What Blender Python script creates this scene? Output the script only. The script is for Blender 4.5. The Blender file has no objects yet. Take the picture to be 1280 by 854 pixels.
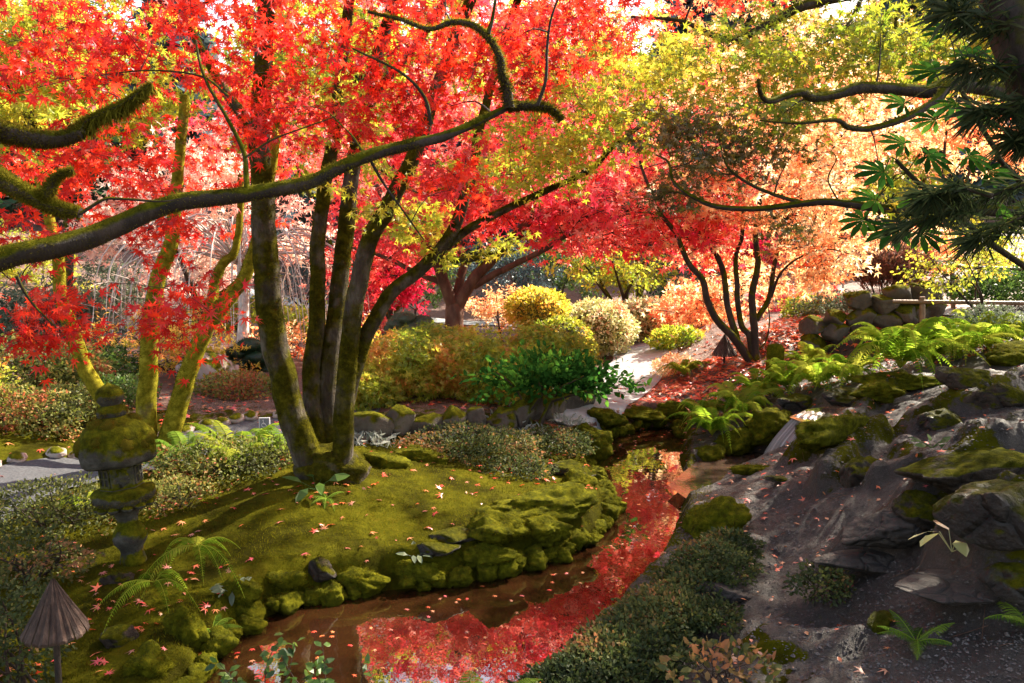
import bpy, bmesh, math, random
import numpy as np
from mathutils import Vector, Matrix, Euler
R = math.radians
SC = bpy.context.scene
COL = SC.collection
rng = np.random.default_rng(7)

# ------------------------------------------------------------------ camera, sky, sun, exposure
CAMZ, PITCH, FPX, W0, H0 = 2.5, R(5.5), 28/36*1280, 1280, 854
cd = bpy.data.cameras.new('camera'); cam = bpy.data.objects.new('camera', cd); COL.objects.link(cam)
cam.location = (0, 0, CAMZ); cam.rotation_euler = (R(90)-PITCH, 0, 0)
cd.lens = 28; cd.sensor_width = 36; cd.clip_start = 0.05; cd.clip_end = 1500
SC.camera = cam
SUN_EL, SUN_AZ = R(40), R(47)          # azimuth measured from +Y (view direction) towards +X
wd = bpy.data.worlds.new('World'); SC.world = wd; wd.use_nodes = True
nt = wd.node_tree; nt.nodes.clear()
sky = nt.nodes.new('ShaderNodeTexSky'); sky.sky_type = 'NISHITA'; sky.sun_disc = False
sky.sun_elevation = SUN_EL; sky.sun_rotation = SUN_AZ; sky.air_density = 1.2; sky.dust_density = 2.0
bgn = nt.nodes.new('ShaderNodeBackground'); bgn.inputs[1].default_value = 0.135
wo = nt.nodes.new('ShaderNodeOutputWorld')
wbx = nt.nodes.new('ShaderNodeMixRGB'); wbx.blend_type = 'MULTIPLY'; wbx.inputs[0].default_value = 1; wbx.inputs[2].default_value = (1.0, .86, .74, 1)
nt.links.new(sky.outputs[0], wbx.inputs[1]); nt.links.new(wbx.outputs[0], bgn.inputs[0]); nt.links.new(bgn.outputs[0], wo.inputs[0])
ld = bpy.data.lights.new('sun', 'SUN'); ld.energy = 5.0; ld.angle = R(0.6); ld.color = (1.0, 0.91, 0.74)
sun = bpy.data.objects.new('sun', ld); COL.objects.link(sun)
sd_ = Vector((math.sin(SUN_AZ)*math.cos(SUN_EL), math.cos(SUN_AZ)*math.cos(SUN_EL), math.sin(SUN_EL)))
sun.rotation_euler = sd_.to_track_quat('Z', 'Y').to_euler(); sun.location = sd_*60
SC.view_settings.view_transform = 'Standard'; SC.view_settings.look = 'None'
SC.view_settings.exposure = 2.2; SC.view_settings.gamma = 1
cy = SC.cycles
cy.use_denoising = True; cy.max_bounces = 7; cy.diffuse_bounces = 4; cy.glossy_bounces = 3
cy.transmission_bounces = 4; cy.transparent_max_bounces = 4; cy.sample_clamp_indirect = 6.0
cy.caustics_reflective = False; cy.caustics_refractive = False

# ------------------------------------------------------------------ pixel rays
FW = np.array([0, math.cos(PITCH), -math.sin(PITCH)]); UP = np.array([0, math.sin(PITCH), math.cos(PITCH)])
def ray(px, py):
    return FW + np.array([1, 0, 0])*(px-W0/2)/FPX + UP*(H0/2-py)/FPX
def P(px, py, Y):
    d = ray(px, py); return np.array([0, 0, CAMZ]) + d*(Y/d[1])
def Z(px, py, z):
    d = ray(px, py); return np.array([0, 0, CAMZ]) + d*((z-CAMZ)/d[2])
def nrm(v):
    v = np.asarray(v, float); return v/np.maximum(np.linalg.norm(v, axis=-1, keepdims=True), 1e-9)
def sstep(a, b, x):
    t = np.clip((x-a)/(b-a), 0, 1); return t*t*(3-2*t)

# ------------------------------------------------------------------ numpy noise
_T = np.random.default_rng(3).random((64, 64, 64)).astype(np.float32)
def vnoise(p):
    p = np.asarray(p, float); i = np.floor(p).astype(int); f = p-i; f = f*f*(3-2*f); i &= 63; j = (i+1) & 63
    def g(a, b, c): return _T[a[..., 0] if 0 else a, b, c]
    x0, y0, z0 = i[..., 0], i[..., 1], i[..., 2]; x1, y1, z1 = j[..., 0], j[..., 1], j[..., 2]
    fx, fy, fz = f[..., 0], f[..., 1], f[..., 2]
    a = _T[x0, y0, z0]*(1-fx)+_T[x1, y0, z0]*fx; b = _T[x0, y1, z0]*(1-fx)+_T[x1, y1, z0]*fx
    c = _T[x0, y0, z1]*(1-fx)+_T[x1, y0, z1]*fx; d = _T[x0, y1, z1]*(1-fx)+_T[x1, y1, z1]*fx
    return ((a*(1-fy)+b*fy)*(1-fz)+(c*(1-fy)+d*fy)*fz)*2-1
def fbm(p, o=4):
    p = np.asarray(p, float); s = 0; a = 1; t = 0
    for k in range(o): s = s+a*vnoise(p*2**k+k*17.3); t += a; a *= .5
    return s/t
def n2(x, y, s, o=3, seed=0): return fbm(np.stack([x*s, y*s, np.full_like(x, seed*5.7)], -1), o)

# ------------------------------------------------------------------ mesh building
class MB:
    """collects arrays of vertices and faces and links them as one mesh object"""
    def __init__(s): s.v = []; s.li = []; s.lt = []; s.r = []; s.sm = []; s.n = 0
    def add(s, v, faces_idx, k, rnd=0.5, smooth=False):
        v = np.asarray(v, np.float32).reshape(-1, 3); f = np.asarray(faces_idx, np.int64).reshape(-1)
        s.v.append(v); s.li.append(f+s.n); m = len(f)//k; s.lt.append(np.full(m, k)); s.sm.append(np.full(m, smooth))
        s.r.append(np.broadcast_to(np.asarray(rnd, np.float32), (len(v),)).copy()); s.n += len(v); return s
    def tube(s, pts, rad, seg=8, rnd=.5, bump=0, closed_end=True):
        pts = np.asarray(pts, float); n = len(pts); rad = np.broadcast_to(rad, (n,))
        t = nrm(np.gradient(pts, axis=0)); ref = np.array([0, 0, 1.]) if abs(t[:, 2]).mean() < .8 else np.array([1., 0, 0])
        a = nrm(np.cross(t, ref)); b = np.cross(t, a)
        th = np.arange(seg)*2*math.pi/seg; rr = rad[:, None]*np.ones((1, seg))
        cs, sn = np.cos(th), np.sin(th)
        if bump:
            q = pts[:, None]+(a[:, None]*cs[None, :, None]+b[:, None]*sn[None, :, None])*rr[..., None]
            rr = rr*(1+bump*fbm(q*np.array([7, 7, 3.]), 3))
        v = pts[:, None]+(a[:, None]*cs[None, :, None]+b[:, None]*sn[None, :, None])*rr[..., None]
        i = np.arange(n-1)[:, None]*seg; j = np.arange(seg)[None]; j2 = (j+1) % seg
        f = np.stack([i+j, i+j2, i+seg+j2, i+seg+j], -1)
        s.add(v, f, 4, rnd, True)
        if closed_end and seg > 3:
            s.add(v[-1], np.arange(seg), seg, rnd); s.add(v[0][::-1], np.arange(seg), seg, rnd)
        return s
    def box(s, c, size, M=None, rnd=.5):
        c = np.asarray(c, float); h = np.asarray(size, float)/2
        v = np.array([[x, y, z] for x in (-1, 1) for y in (-1, 1) for z in (-1, 1)])*h
        if M is not None: v = v@np.asarray(M).T
        s.add(v+c, [0, 1, 3, 2, 4, 6, 7, 5, 0, 4, 5, 1, 2, 3, 7, 6, 0, 2, 6, 4, 1, 5, 7, 3], 4, rnd); return s
    def lathe(s, prof, seg=24, c=(0, 0, 0), rnd=.5, smooth=True, wob=0, ang=0):
        prof = np.asarray(prof, float); th = np.arange(seg)*2*math.pi/seg+ang
        v = np.stack([prof[:, 0, None]*np.cos(th), prof[:, 0, None]*np.sin(th), prof[:, 1, None]+0*th], -1)
        if wob: v = v*(1+wob*fbm(v*9+3, 3)[..., None]*np.array([1, 1, 0]))
        n = len(prof); i = np.arange(n-1)[:, None]*seg; j = np.arange(seg)[None]; j2 = (j+1) % seg
        s.add(v+np.asarray(c), np.stack([i+j, i+j2, i+seg+j2, i+seg+j], -1), 4, rnd, smooth); return s
    def ico(s, c, rad, sub=3, amp=.2, freq=2., seed=0, rnd=.5, M=None, oct=4, flat=0):
        bm = bmesh.new(); bmesh.ops.create_icosphere(bm, subdivisions=sub, radius=1)
        v = np.array([q.co[:] for q in bm.verts]); f = np.array([[q.index for q in g.verts] for g in bm.faces]); bm.free()
        d = 1+amp*fbm(v*freq+seed*7.13, oct)
        if flat: d = d+flat*np.abs(fbm(v*freq*.7+seed*3.1+9, 2))
        v = v*d[:, None]*np.asarray(rad)
        if M is not None: v = v@np.asarray(M).T
        s.add(v+np.asarray(c), f, 3, rnd, True); return s
    def stone(s, c, rad, sub=4, amp=.12, seed=0, rnd=.5, M=None, soft=14, nf=15):
        g = np.random.default_rng(seed+77); bm = bmesh.new(); bmesh.ops.create_icosphere(bm, subdivisions=sub, radius=1)
        v = np.array([q.co[:] for q in bm.verts]); f = np.array([[q.index for q in h.verts] for h in bm.faces]); bm.free()
        n = nrm(g.normal(0, 1, (nf, 3))); d = .62+.38*g.random(nf); q = np.maximum(v@n.T, 1e-3)/d
        rr = 1/(np.mean(q**soft, axis=1)*nf/2.2)**(1/soft); rr = np.clip(rr, .4, 1.35)
        rr = rr*(1+amp*fbm(v*2.3+seed*5.1, 5)-amp*.8*np.abs(fbm(v*3.7+seed*2.3, 3)))
        v = v*rr[:, None]*np.asarray(rad)
        if M is not None: v = v@np.asarray(M).T
        s.add(v+np.asarray(c), f, 3, rnd, True); return s
    def leaves(s, pos, size, tpl, up, tilt, rnd, g, dirs=None):
        """one copy of the leaf template at every position, with its own attitude"""
        tv, tf, k = tpl; n = len(pos)
        if n == 0: return s
        nn = nrm(np.asarray(up)+g.normal(0, tilt, (n, 3)))
        d = g.normal(0, 1, (n, 3)) if dirs is None else dirs+g.normal(0, .35, (n, 3))
        y = nrm(d-nn*(d*nn).sum(1, keepdims=True)); x = np.cross(y, nn)
        size = np.broadcast_to(size, (n,))[:, None, None]
        v = pos[:, None]+size*(x[:, None]*tv[None, :, 0, None]+y[:, None]*tv[None, :, 1, None]+nn[:, None]*tv[None, :, 2, None])
        f = np.arange(n)[:, None]*len(tv)+np.asarray(tf).reshape(1, -1)
        s.add(v, f, k, np.repeat(np.broadcast_to(rnd, (n,)), len(tv))); return s
    def build(s, name, mat, parent=None, loc=(0, 0, 0)):
        base = np.array(parent.location if parent is not None else loc, np.float32)
        p = parent
        while p is not None and p.parent is not None: p = p.parent; base = base+np.array(p.location, np.float32)
        v = np.concatenate(s.v)-base; li = np.concatenate(s.li); lt = np.concatenate(s.lt)
        me = bpy.data.meshes.new(name); me.vertices.add(len(v)); me.vertices.foreach_set('co', v.astype(np.float32).ravel())
        me.loops.add(len(li)); me.loops.foreach_set('vertex_index', li.astype(np.int32))
        me.polygons.add(len(lt)); st = np.concatenate([[0], np.cumsum(lt)[:-1]])
        me.polygons.foreach_set('loop_start', st.astype(np.int32)); me.polygons.foreach_set('loop_total', lt.astype(np.int32))
        me.polygons.foreach_set('use_smooth', np.concatenate(s.sm).astype(bool))
        at = me.attributes.new('rnd', 'FLOAT', 'POINT'); at.data.foreach_set('value', np.concatenate(s.r))
        me.update(calc_edges=True)
        me.materials.append(mat); o = bpy.data.objects.new(name, me); COL.objects.link(o)
        if parent is not None: o.parent = parent
        else: o.location = loc
        return o
def thing(name, label, cat, loc, group=None):
    o = bpy.data.objects.new(name, None); COL.objects.link(o); o.location = Vector([float(q) for q in loc]); o.empty_display_size = .1
    return tag(o, label, cat, group)
def tag(o, label=None, cat=None, group=None, kind=None):
    if label: o['label'] = label
    if cat: o['category'] = cat
    if group: o['group'] = group
    if kind: o['kind'] = kind
    return o

# leaf templates: vertices, face indices, verts per face
def star(angs, lens, notch=.33):
    v = [(0, -.02, 0)]
    for i, (a, l) in enumerate(zip(angs, lens)):
        v.append((math.sin(R(a))*l, math.cos(R(a))*l, -.22*l*l))
        if i < len(angs)-1:
            m = (a+angs[i+1])/2; v.append((math.sin(R(m))*notch, math.cos(R(m))*notch, 0))
    return np.array(v), [list(range(len(v)))], len(v)
MAPLE = star((-122, -80, -40, 0, 40, 80, 122), (.45, .72, .93, 1, .93, .72, .45), .27)
MAPLE5 = star((-105, -52, 0, 52, 105), (.62, .9, 1, .9, .62), .3)
TRI = star((-80, 0, 80), (.8, 1, .8), .3)
OVAL = (np.array([(0, 0, 0), (.26, .35, .06), (.2, .75, .02), (0, 1, -.08), (-.2, .75, .02), (-.26, .35, .06)]), [[0, 1, 2, 3, 4, 5]], 6)
LANCE = (np.array([(0, 0, 0), (.13, .35, .03), (0, 1, -.1), (-.13, .35, .03)]), [[0, 1, 2, 3]], 4)
BLADE = (np.array([(-.06, 0, 0), (.06, 0, 0), (0, 1, 0)]), [[0, 1, 2]], 3)
NEEDLE = (np.array([(-.012, 0, 0), (.012, 0, 0), (0, 1, -.12)]), [[0, 1, 2]], 3)

# ------------------------------------------------------------------ materials
def newmat(name):
    m = bpy.data.materials.new(name); m.use_nodes = True; t = m.node_tree; t.nodes.clear()
    o = t.nodes.new('ShaderNodeOutputMaterial'); return m, t, o
def N(t, typ, **kw):
    n = t.nodes.new('ShaderNode'+typ)
    for k, v in kw.items():
        if k.startswith('i_'):
            key = k[2:]; key = int(key) if key.isdigit() else key; n.inputs[key].default_value = v
        else: setattr(n, k, v)
    return n
def ramp(t, stops, fac):
    r = t.nodes.new('ShaderNodeValToRGB'); e = r.color_ramp.elements
    while len(e) < len(stops): e.new(.5)
    for q, (p, c) in zip(e, stops): q.position = p; q.color = (*c, 1) if len(c) == 3 else c
    t.links.new(fac, r.inputs[0]); return r.outputs[0]
def noise(t, vec, scale, detail=4, rough=.55):
    n = N(t, 'TexNoise', i_Scale=scale, i_Detail=detail, i_Roughness=rough); t.links.new(vec, n.inputs['Vector']); return n.outputs[0]
def leafmat(name, cols, trans=.55, gloss=.06, rough=.4, tcols=None, tsat=1.0):
    m, t, o = newmat(name); a = N(t, 'Attribute', attribute_name='rnd')
    n = len(cols); st = [(i/max(1, n-1), c) for i, c in enumerate(cols)]
    c = ramp(t, st, a.outputs['Fac'])
    tc = c if tcols is None else ramp(t, [(i/max(1, len(tcols)-1), q) for i, q in enumerate(tcols)], a.outputs['Fac'])
    d = N(t, 'BsdfDiffuse'); tr = N(t, 'BsdfTranslucent'); g = N(t, 'BsdfGlossy', i_Roughness=rough); g.inputs[0].default_value = (.9, .9, .9, 1)
    t.links.new(c, d.inputs[0]); t.links.new(tc, tr.inputs[0])
    m1 = N(t, 'MixShader', i_0=trans); t.links.new(d.outputs[0], m1.inputs[1]); t.links.new(tr.outputs[0], m1.inputs[2])
    m2 = N(t, 'MixShader', i_0=gloss); t.links.new(m1.outputs[0], m2.inputs[1]); t.links.new(g.outputs[0], m2.inputs[2])
    t.links.new(m2.outputs[0], o.inputs[0]); return m
def surfmat(name, cols, scale=4, rough=.85, bump=.4, bscale=30, moss=None, moss_amt=.5, spec=.3, mscale=3, stretch=(1, 1, 1), upbias=.6, wet=0, crack=0):
    """mottled rock / bark / soil; moss = colours laid where a noise (favouring upward faces) says so"""
    m, t, o = newmat(name); tc = N(t, 'TexCoord'); mp = N(t, 'Mapping'); mp.inputs['Scale'].default_value = stretch
    t.links.new(tc.outputs['Object'], mp.inputs[0]); v = mp.outputs[0]
    n1 = noise(t, v, scale, 6, .62); c = ramp(t, [(.28+.44*i/max(1, len(cols)-1), q) for i, q in enumerate(cols)], n1)
    b1 = noise(t, v, bscale, 6, .7)
    if crack:
        wv = N(t, 'MixRGB', i_0=.12); t.links.new(v, wv.inputs[1]); nn_ = N(t, 'TexNoise', i_Scale=3.0, i_Detail=5.0); t.links.new(v, nn_.inputs['Vector']); t.links.new(nn_.outputs[1], wv.inputs[2])
        vo = N(t, 'TexVoronoi', feature='DISTANCE_TO_EDGE', i_Scale=crack); t.links.new(wv.outputs[0], vo.inputs['Vector']); cr_ = N(t, 'MapRange', i_1=0.0, i_2=.09); t.links.new(vo.outputs['Distance'], cr_.inputs[0])
        cb = N(t, 'Math', operation='MULTIPLY_ADD', i_1=.7); t.links.new(cr_.outputs[0], cb.inputs[0]); t.links.new(b1, cb.inputs[2]); b1 = cb.outputs[0]
        cc_ = N(t, 'MapRange', i_1=0.0, i_2=.05, i_3=.35, i_4=1.0); t.links.new(vo.outputs['Distance'], cc_.inputs[0]); cm_ = N(t, 'MixRGB', blend_type='MULTIPLY', i_0=1.0); t.links.new(c, cm_.inputs[1]); t.links.new(cc_.outputs[0], cm_.inputs[2]); c = cm_.outputs[0]
    p = N(t, 'BsdfPrincipled'); p.inputs['Specular IOR Level'].default_value = spec
    ssock = None
    rsock = None
    if wet:
        rr = N(t, 'MapRange', i_1=.35, i_2=.65, i_3=rough-wet, i_4=rough); t.links.new(noise(t, v, scale*.7, 3), rr.inputs[0]); rsock = rr.outputs[0]
    if moss:
        geo = N(t, 'NewGeometry'); sx = N(t, 'SeparateXYZ'); t.links.new(geo.outputs['Normal'], sx.inputs[0])
        mn = noise(t, tc.outputs['Object'], mscale, 5, .6)
        ma = N(t, 'Math', operation='MULTIPLY_ADD', i_1=upbias*.5); t.links.new(sx.outputs[2], ma.inputs[0]); t.links.new(mn, ma.inputs[2])
        mr = N(t, 'MapRange', i_1=1.02-moss_amt-.06, i_2=1.02-moss_amt+.06); t.links.new(ma.outputs[0], mr.inputs[0])
        mc = ramp(t, [(.3+.4*i/max(1, len(moss)-1), q) for i, q in enumerate(moss)], noise(t, tc.outputs['Object'], 14, 6, .7))
        mx = N(t, 'MixRGB'); t.links.new(mr.outputs[0], mx.inputs[0]); t.links.new(c, mx.inputs[1]); t.links.new(mc, mx.inputs[2]); c = mx.outputs[0]
        sp = N(t, 'MapRange', i_3=spec, i_4=.03); t.links.new(mr.outputs[0], sp.inputs[0]); t.links.new(sp.outputs[0], p.inputs['Specular IOR Level'])
        if rsock is None:
            rr = N(t, 'MapRange', i_3=rough, i_4=1.0); t.links.new(mr.outputs[0], rr.inputs[0]); rsock = rr.outputs[0]
        bb = N(t, 'MixRGB', blend_type='MIX'); t.links.new(mr.outputs[0], bb.inputs[0]); t.links.new(b1, bb.inputs[1])
        t.links.new(noise(t, tc.outputs['Object'], 60, 4, .8), bb.inputs[2]); b1 = bb.outputs[0]
    t.links.new(c, p.inputs['Base Color'])
    if rsock is not None: t.links.new(rsock, p.inputs['Roughness'])
    else: p.inputs['Roughness'].default_value = rough
    bp = N(t, 'Bump', i_Strength=min(1, bump), i_Distance=.03 if bump < 1 else .07); t.links.new(b1, bp.inputs['Height']); t.links.new(bp.outputs[0], p.inputs['Normal'])
    t.links.new(p.outputs[0], o.inputs[0]); return m
MOSSC = [(.02, .02, .003), (.068, .068, .004), (.15, .135, .007)]
M_ROCK = surfmat('earthy_rock', [(.018, .012, .008), (.045, .028, .018), (.08, .055, .04)], 8, .7, 1.0, 20, MOSSC, .36, crack=3)
M_ROCKM = surfmat('deep_moss_rock', [(.04, .03, .02), (.1, .08, .06), (.15, .13, .1)], 5, .8, .8, 22, MOSSC, 1.0)
M_SLAB = surfmat('grey_slab', [(.014, .009, .007), (.032, .023, .018), (.06, .045, .037)], 7, .75, .9, 24, None, 0, .4, crack=5)
M_BARE = surfmat('wet_bare_rock', [(.010, .007, .006), (.034, .022, .016), (.07, .05, .038)], 6, .55, 1.0, 18, MOSSC, .40, .5, wet=.15, crack=3.5)
M_PINKROCK = surfmat('pale_rock', [(.22, .14, .13), (.4, .3, .27), (.5, .42, .38)], 3, .8, .6, 15, MOSSC, .35)
M_BARK = surfmat('mossy_bark', [(.02, .014, .010), (.065, .05, .035), (.17, .145, .115)], 9, .85, 1.0, 16, [(.022, .02, .003), (.075, .068, .005), (.17, .15, .010)], .54, .2, 2.2, (1, 1, .35), .35)
M_BARKM = surfmat('heavy_moss_bark', [(.04, .028, .018), (.12, .09, .05), (.22, .19, .14)], 6, .9, .8, 25, [(.06, .055, .006), (.19, .165, .012), (.36, .31, .03)], .70, .2, 2.5, (1, 1, .4), .3)
M_BARKD = surfmat('dark_bark', [(.012, .008, .006), (.035, .022, .016), (.08, .055, .04)], 9, .8, .8, 30, MOSSC, .45, .3, 3, (1, 1, .4), .8)
M_BARKR = surfmat('red_brown_bark', [(.04, .016, .010), (.10, .042, .024), (.17, .085, .05)], 7, .8, .6, 30, MOSSC, .30, .3, 3, (1, 1, .4), .5)
M_BARKS = surfmat('silver_bark', [(.25, .22, .2), (.5, .46, .43), (.7, .67, .64)], 7, .8, .5, 30, None)
M_TWIG = surfmat('twig', [(.015, .009, .006), (.05, .03, .02)], 20, .8, .2, 60)
M_PALETWIG = surfmat('pale_twig', [(.35, .27, .22), (.6, .5, .44)], 20, .7, .2, 60)
M_STONE = surfmat('weathered_granite', [(.018, .015, .012), (.05, .045, .036), (.11, .10, .085)], 9, .85, .7, 45, MOSSC, .50, .25, 6, (1, 1, 1), .9)
M_WALL = surfmat('wall_stone', [(.04, .03, .024), (.09, .07, .055), (.15, .125, .10)], 3, .85, .8, 30, MOSSC, .36, .25, 3, (1, 1, 1), .9)
M_WOOD = surfmat('dark_cedar', [(.02, .010, .007), (.06, .032, .022), (.12, .068, .048)], 12, .65, .6, 50, None, 0, .35, 3, (3, 3, .5))
M_BAMBOO = surfmat('brown_rail', [(.10, .05, .025), (.25, .14, .08)], 6, .5, .3, 40, None, 0, .5, 3, (1, 1, 1))
M_TAR = surfmat('path_tarmac', [(.035, .035, .04), (.062, .062, .068), (.09, .09, .095)], 40, .9, .5, 200)
M_CONC = surfmat('pale_path', [(.2, .2, .2), (.27, .27, .27), (.34, .34, .34)], 4, .8, .3, 80)
M_MOSSF = leafmat('moss_fuzz', [(.026, .024, .003), (.085, .08, .005), (.19, .165, .010)], .5, 0)
M_MOSSD = leafmat('hanging_moss', [(.05, .035, .008), (.13, .11, .012), (.24, .2, .02)], .45, 0)
RED = [(.34, .006, .008), (.55, .016, .01), (.72, .035, .012), (.80, .06, .018), (.70, .025, .04), (.86, .15, .03)]
M_RED = leafmat('scarlet_leaf', RED, .75, .02)
M_PINK = leafmat('crimson_leaf', [(.65, .02, .07), (.82, .05, .09), (.88, .10, .08), (.92, .24, .18), (.95, .58, .48)], .75, .02)  # palest stop puts backlit bleaching into the crimson leaf colour
M_ORANGE = leafmat('orange_leaf', [(.88, .10, .05), (.93, .30, .12), (.95, .52, .22), (.95, .72, .42), (.96, .88, .66)], .75, .02)  # lighter stops bleach the orange to paint its backlit glow
M_PALEGLOW = leafmat('glow_pale_coral_leaf', [(.88, .30, .26), (.92, .52, .42), (.94, .72, .60), (.95, .82, .62)], .75, .02)  # pale stops paint a pinkish-white backlit glow into the leaf colour
M_CRIM = leafmat('deep_crimson_leaf', [(.35, .005, .03), (.55, .01, .05), (.8, .05, .09)], .7, .02)
M_YG = leafmat('lime_leaf', [(.16, .24, .02), (.34, .40, .03), (.5, .5, .04), (.62, .5, .05), (.7, .42, .05)], .68, .02)
M_YEL = leafmat('yellow_leaf', [(.3, .3, .03), (.55, .5, .05), (.75, .58, .08), (.85, .5, .1)], .7, .02)
M_YGR = leafmat('yellow_green_leaf', [(.09, .15, .012), (.19, .26, .02), (.32, .34, .025), (.46, .38, .03), (.6, .34, .04)], .62, .02)
M_OLIVE = leafmat('olive_leaf', [(.05, .045, .01), (.10, .09, .012), (.18, .12, .02), (.28, .12, .03)], .45, .04)
M_GRN = leafmat('green_leaf', [(.025, .055, .012), (.05, .10, .02), (.09, .16, .025), (.14, .2, .04)], .5, .02)
M_DKG = leafmat('dark_green_leaf', [(.012, .03, .012), (.025, .055, .02), (.05, .085, .03)], .3, .03)
M_GLOSSY = leafmat('leathery_leaf', [(.02, .07, .012), (.04, .13, .02), (.12, .28, .03)], .6, .0, .5)
M_AZA = leafmat('azalea_leaf', [(.05, .055, .015), (.10, .12, .02), (.17, .18, .035), (.26, .22, .05), (.36, .1, .04)], .5, .015, .6)
M_OGM = leafmat('turning_leaf', [(.16, .22, .02), (.30, .34, .03), (.42, .42, .04), (.52, .42, .05), (.62, .26, .05)], .65, .02)
M_WARM = leafmat('amber_leaf', [(.35, .36, .04), (.6, .5, .06), (.8, .55, .1), (.85, .38, .1), (.85, .2, .1)], .7, .01)
M_BALL = leafmat('variegated_leaf', [(.35, .36, .08), (.5, .5, .15), (.62, .6, .3), (.7, .62, .38), (.55, .2, .08)], .5, .06)
M_COTO = leafmat('cotoneaster_leaf', [(.03, .04, .012), (.055, .075, .02), (.13, .12, .03), (.34, .14, .06)], .42, .012, .6)
M_GREYG = leafmat('grey_green_leaf', [(.07, .09, .05), (.13, .16, .10), (.2, .23, .12)], .45, .02)
M_BLUEG = leafmat('blue_green_needle', [(.03, .055, .06), (.06, .10, .11), (.11, .16, .17)], .3, .04)  # blue spruce tone; also paints the hazy fade of the far trees
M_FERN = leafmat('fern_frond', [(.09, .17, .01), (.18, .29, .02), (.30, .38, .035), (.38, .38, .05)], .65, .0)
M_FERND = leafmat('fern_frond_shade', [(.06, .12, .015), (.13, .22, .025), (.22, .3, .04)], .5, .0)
M_SILVER = leafmat('silver_grass', [(.22, .24, .18), (.45, .45, .4)], .4, .08)
M_BRUSH = leafmat('rusty_brush', [(.12, .07, .03), (.25, .10, .06), (.38, .16, .11)], .45, .03)
M_PINE = leafmat('pine_needle', [(.012, .02, .008), (.03, .045, .015), (.07, .075, .025)], .3, .01)
M_FALL = leafmat('fallen_leaf', [(.45, .02, .02), (.65, .05, .02), (.7, .12, .03), (.55, .2, .06), (.4, .15, .08), (.7, .1, .12)], .3, .08)

# ------------------------------------------------------------------ ground heights
CP = [  # pixel, pixel, height
 (395, 598, .55), (330, 620, .5), (450, 600, .5), (167, 700, .27), (20, 850, .12), (30, 760, .18), (150, 790, .2), (230, 765, .2), (300, 700, .28), (300, 660, .36),
 (420, 680, .3), (520, 650, .33), (600, 640, .33), (700, 620, .27), (350, 730, .24), (420, 715, .24), (600, 690, .24), (480, 705, .24), (740, 640, .22), (660, 570, .36), (560, 570, .42), (480, 570, .5),
 (50, 605, .3), (0, 650, .26), (100, 582, .32), (60, 660, .27), (200, 600, .38), (250, 570, .42), (330, 545, .42), (130, 560, .36), (60, 560, .5), (0, 540, .6), (130, 520, .6), (0, 480, .9), (200, 520, .6), (300, 515, .62), (350, 470, .7),
 (460, 548, .42), (560, 548, .42), (640, 540, .42), (700, 532, .36), (460, 520, .72), (560, 518, .72), (640, 510, .7), (720, 500, .45), (750, 530, .25), (500, 470, .8), (600, 460, .7),
 (830, 502, .32), (790, 512, .3), (850, 515, .3), (800, 480, .34), (790, 440, .48), (700, 450, .5), (860, 480, .45), (850, 460, .55),
 (875, 560, .2), (900, 525, .45), (860, 540, .2), (960, 485, .62), (905, 452, .72), (940, 452, .78), (1000, 460, .85), (1000, 480, .8), (1060, 470, .95), (1110, 450, 1.05), (1040, 452, .9), (1180, 440, 1.25), (1260, 430, 1.35), (1080, 480, 1.0),
 (860, 610, .12), (880, 655, .28), (940, 640, .42), (940, 680, .34), (900, 780, .2), (980, 620, .5), (1000, 585, .62), (1040, 610, .66), (1020, 660, .48), (1100, 570, .85), (1100, 620, .74), (1180, 500, 1.15), (1250, 460, 1.3), (1130, 530, .98),
 (940, 560, .15), (1040, 512, .72), (1100, 500, 1.0), (1230, 575, 1.2), (1170, 600, 1.0), (1150, 650, .78), (1100, 680, .5), (1200, 720, .62), (1275, 700, .8), (1250, 640, 1.1), (1275, 620, 1.22), (1000, 850, .3), (1200, 850, .5), (1100, 780, .4), (800, 850, .16), (700, 850, .1), (1050, 720, .42), (1275, 790, .62),
 (820, 740, .18), (760, 790, .14), (1000, 760, .3), (870, 700, .25)]
XP = [(-4.5, 3, .1), (0, 2, .0), (4, 2, .5), (6, 4, 1.1), (7.5, 7, 1.5), (8, 10, 1.7), (5.5, 13.2, 1.5), (7.5, 14, 1.65), (10, 18, 1.9), (6.8, 16, 1.7), (-8, 6, .5), (-8, 10, .9), (-9, 16, 1.0), (-3, 16, .7), (0, 16, .55), (4.5, 17, 1.4),
      (0, 22, .6), (-10, 26, 1.0), (0, 30, .7), (10, 30, 2.0), (-20, 40, 4), (0, 44, 4), (20, 40, 5), (-60, 60, 12), (60, 60, 12), (0, 70, 12), (30, 20, 4), (-30, 15, 4), (30, 0, 2), (-30, 0, 1.5), (0, -20, 0.5), (0, 200, 20), (200, 200, 20), (-200, 200, 20), (200, -50, 5), (-200, -50, 5), (4.4, 14.2, 1.5), (3.6, 14.0, 1.0)]
cp = np.array([Z(a, b, c) for a, b, c in CP]+[list(q) for q in XP], float)
def _k(r): return r
_D = np.linalg.norm(cp[:, None, :2]-cp[None, :, :2], axis=2)
_A = np.zeros((len(cp)+3,)*2); n_ = len(cp); _A[:n_, :n_] = _k(_D)-np.eye(n_)*.12
_A[:n_, n_] = 1; _A[:n_, n_+1:] = cp[:, :2]; _A[n_:, :n_] = _A[:n_, n_:].T
_w = np.linalg.solve(_A, np.r_[cp[:, 2], 0, 0, 0])
def base_h(x, y):
    s = np.full(x.shape, _w[n_])+_w[n_+1]*x+_w[n_+2]*y
    for (cx, cyy), w in zip(cp[:, :2], _w[:n_]): s = s+w*np.hypot(x-cx, y-cyy)
    return s
def poly(pts, z): return np.array([Z(a, b, z)[:2] for a, b in pts])
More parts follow.
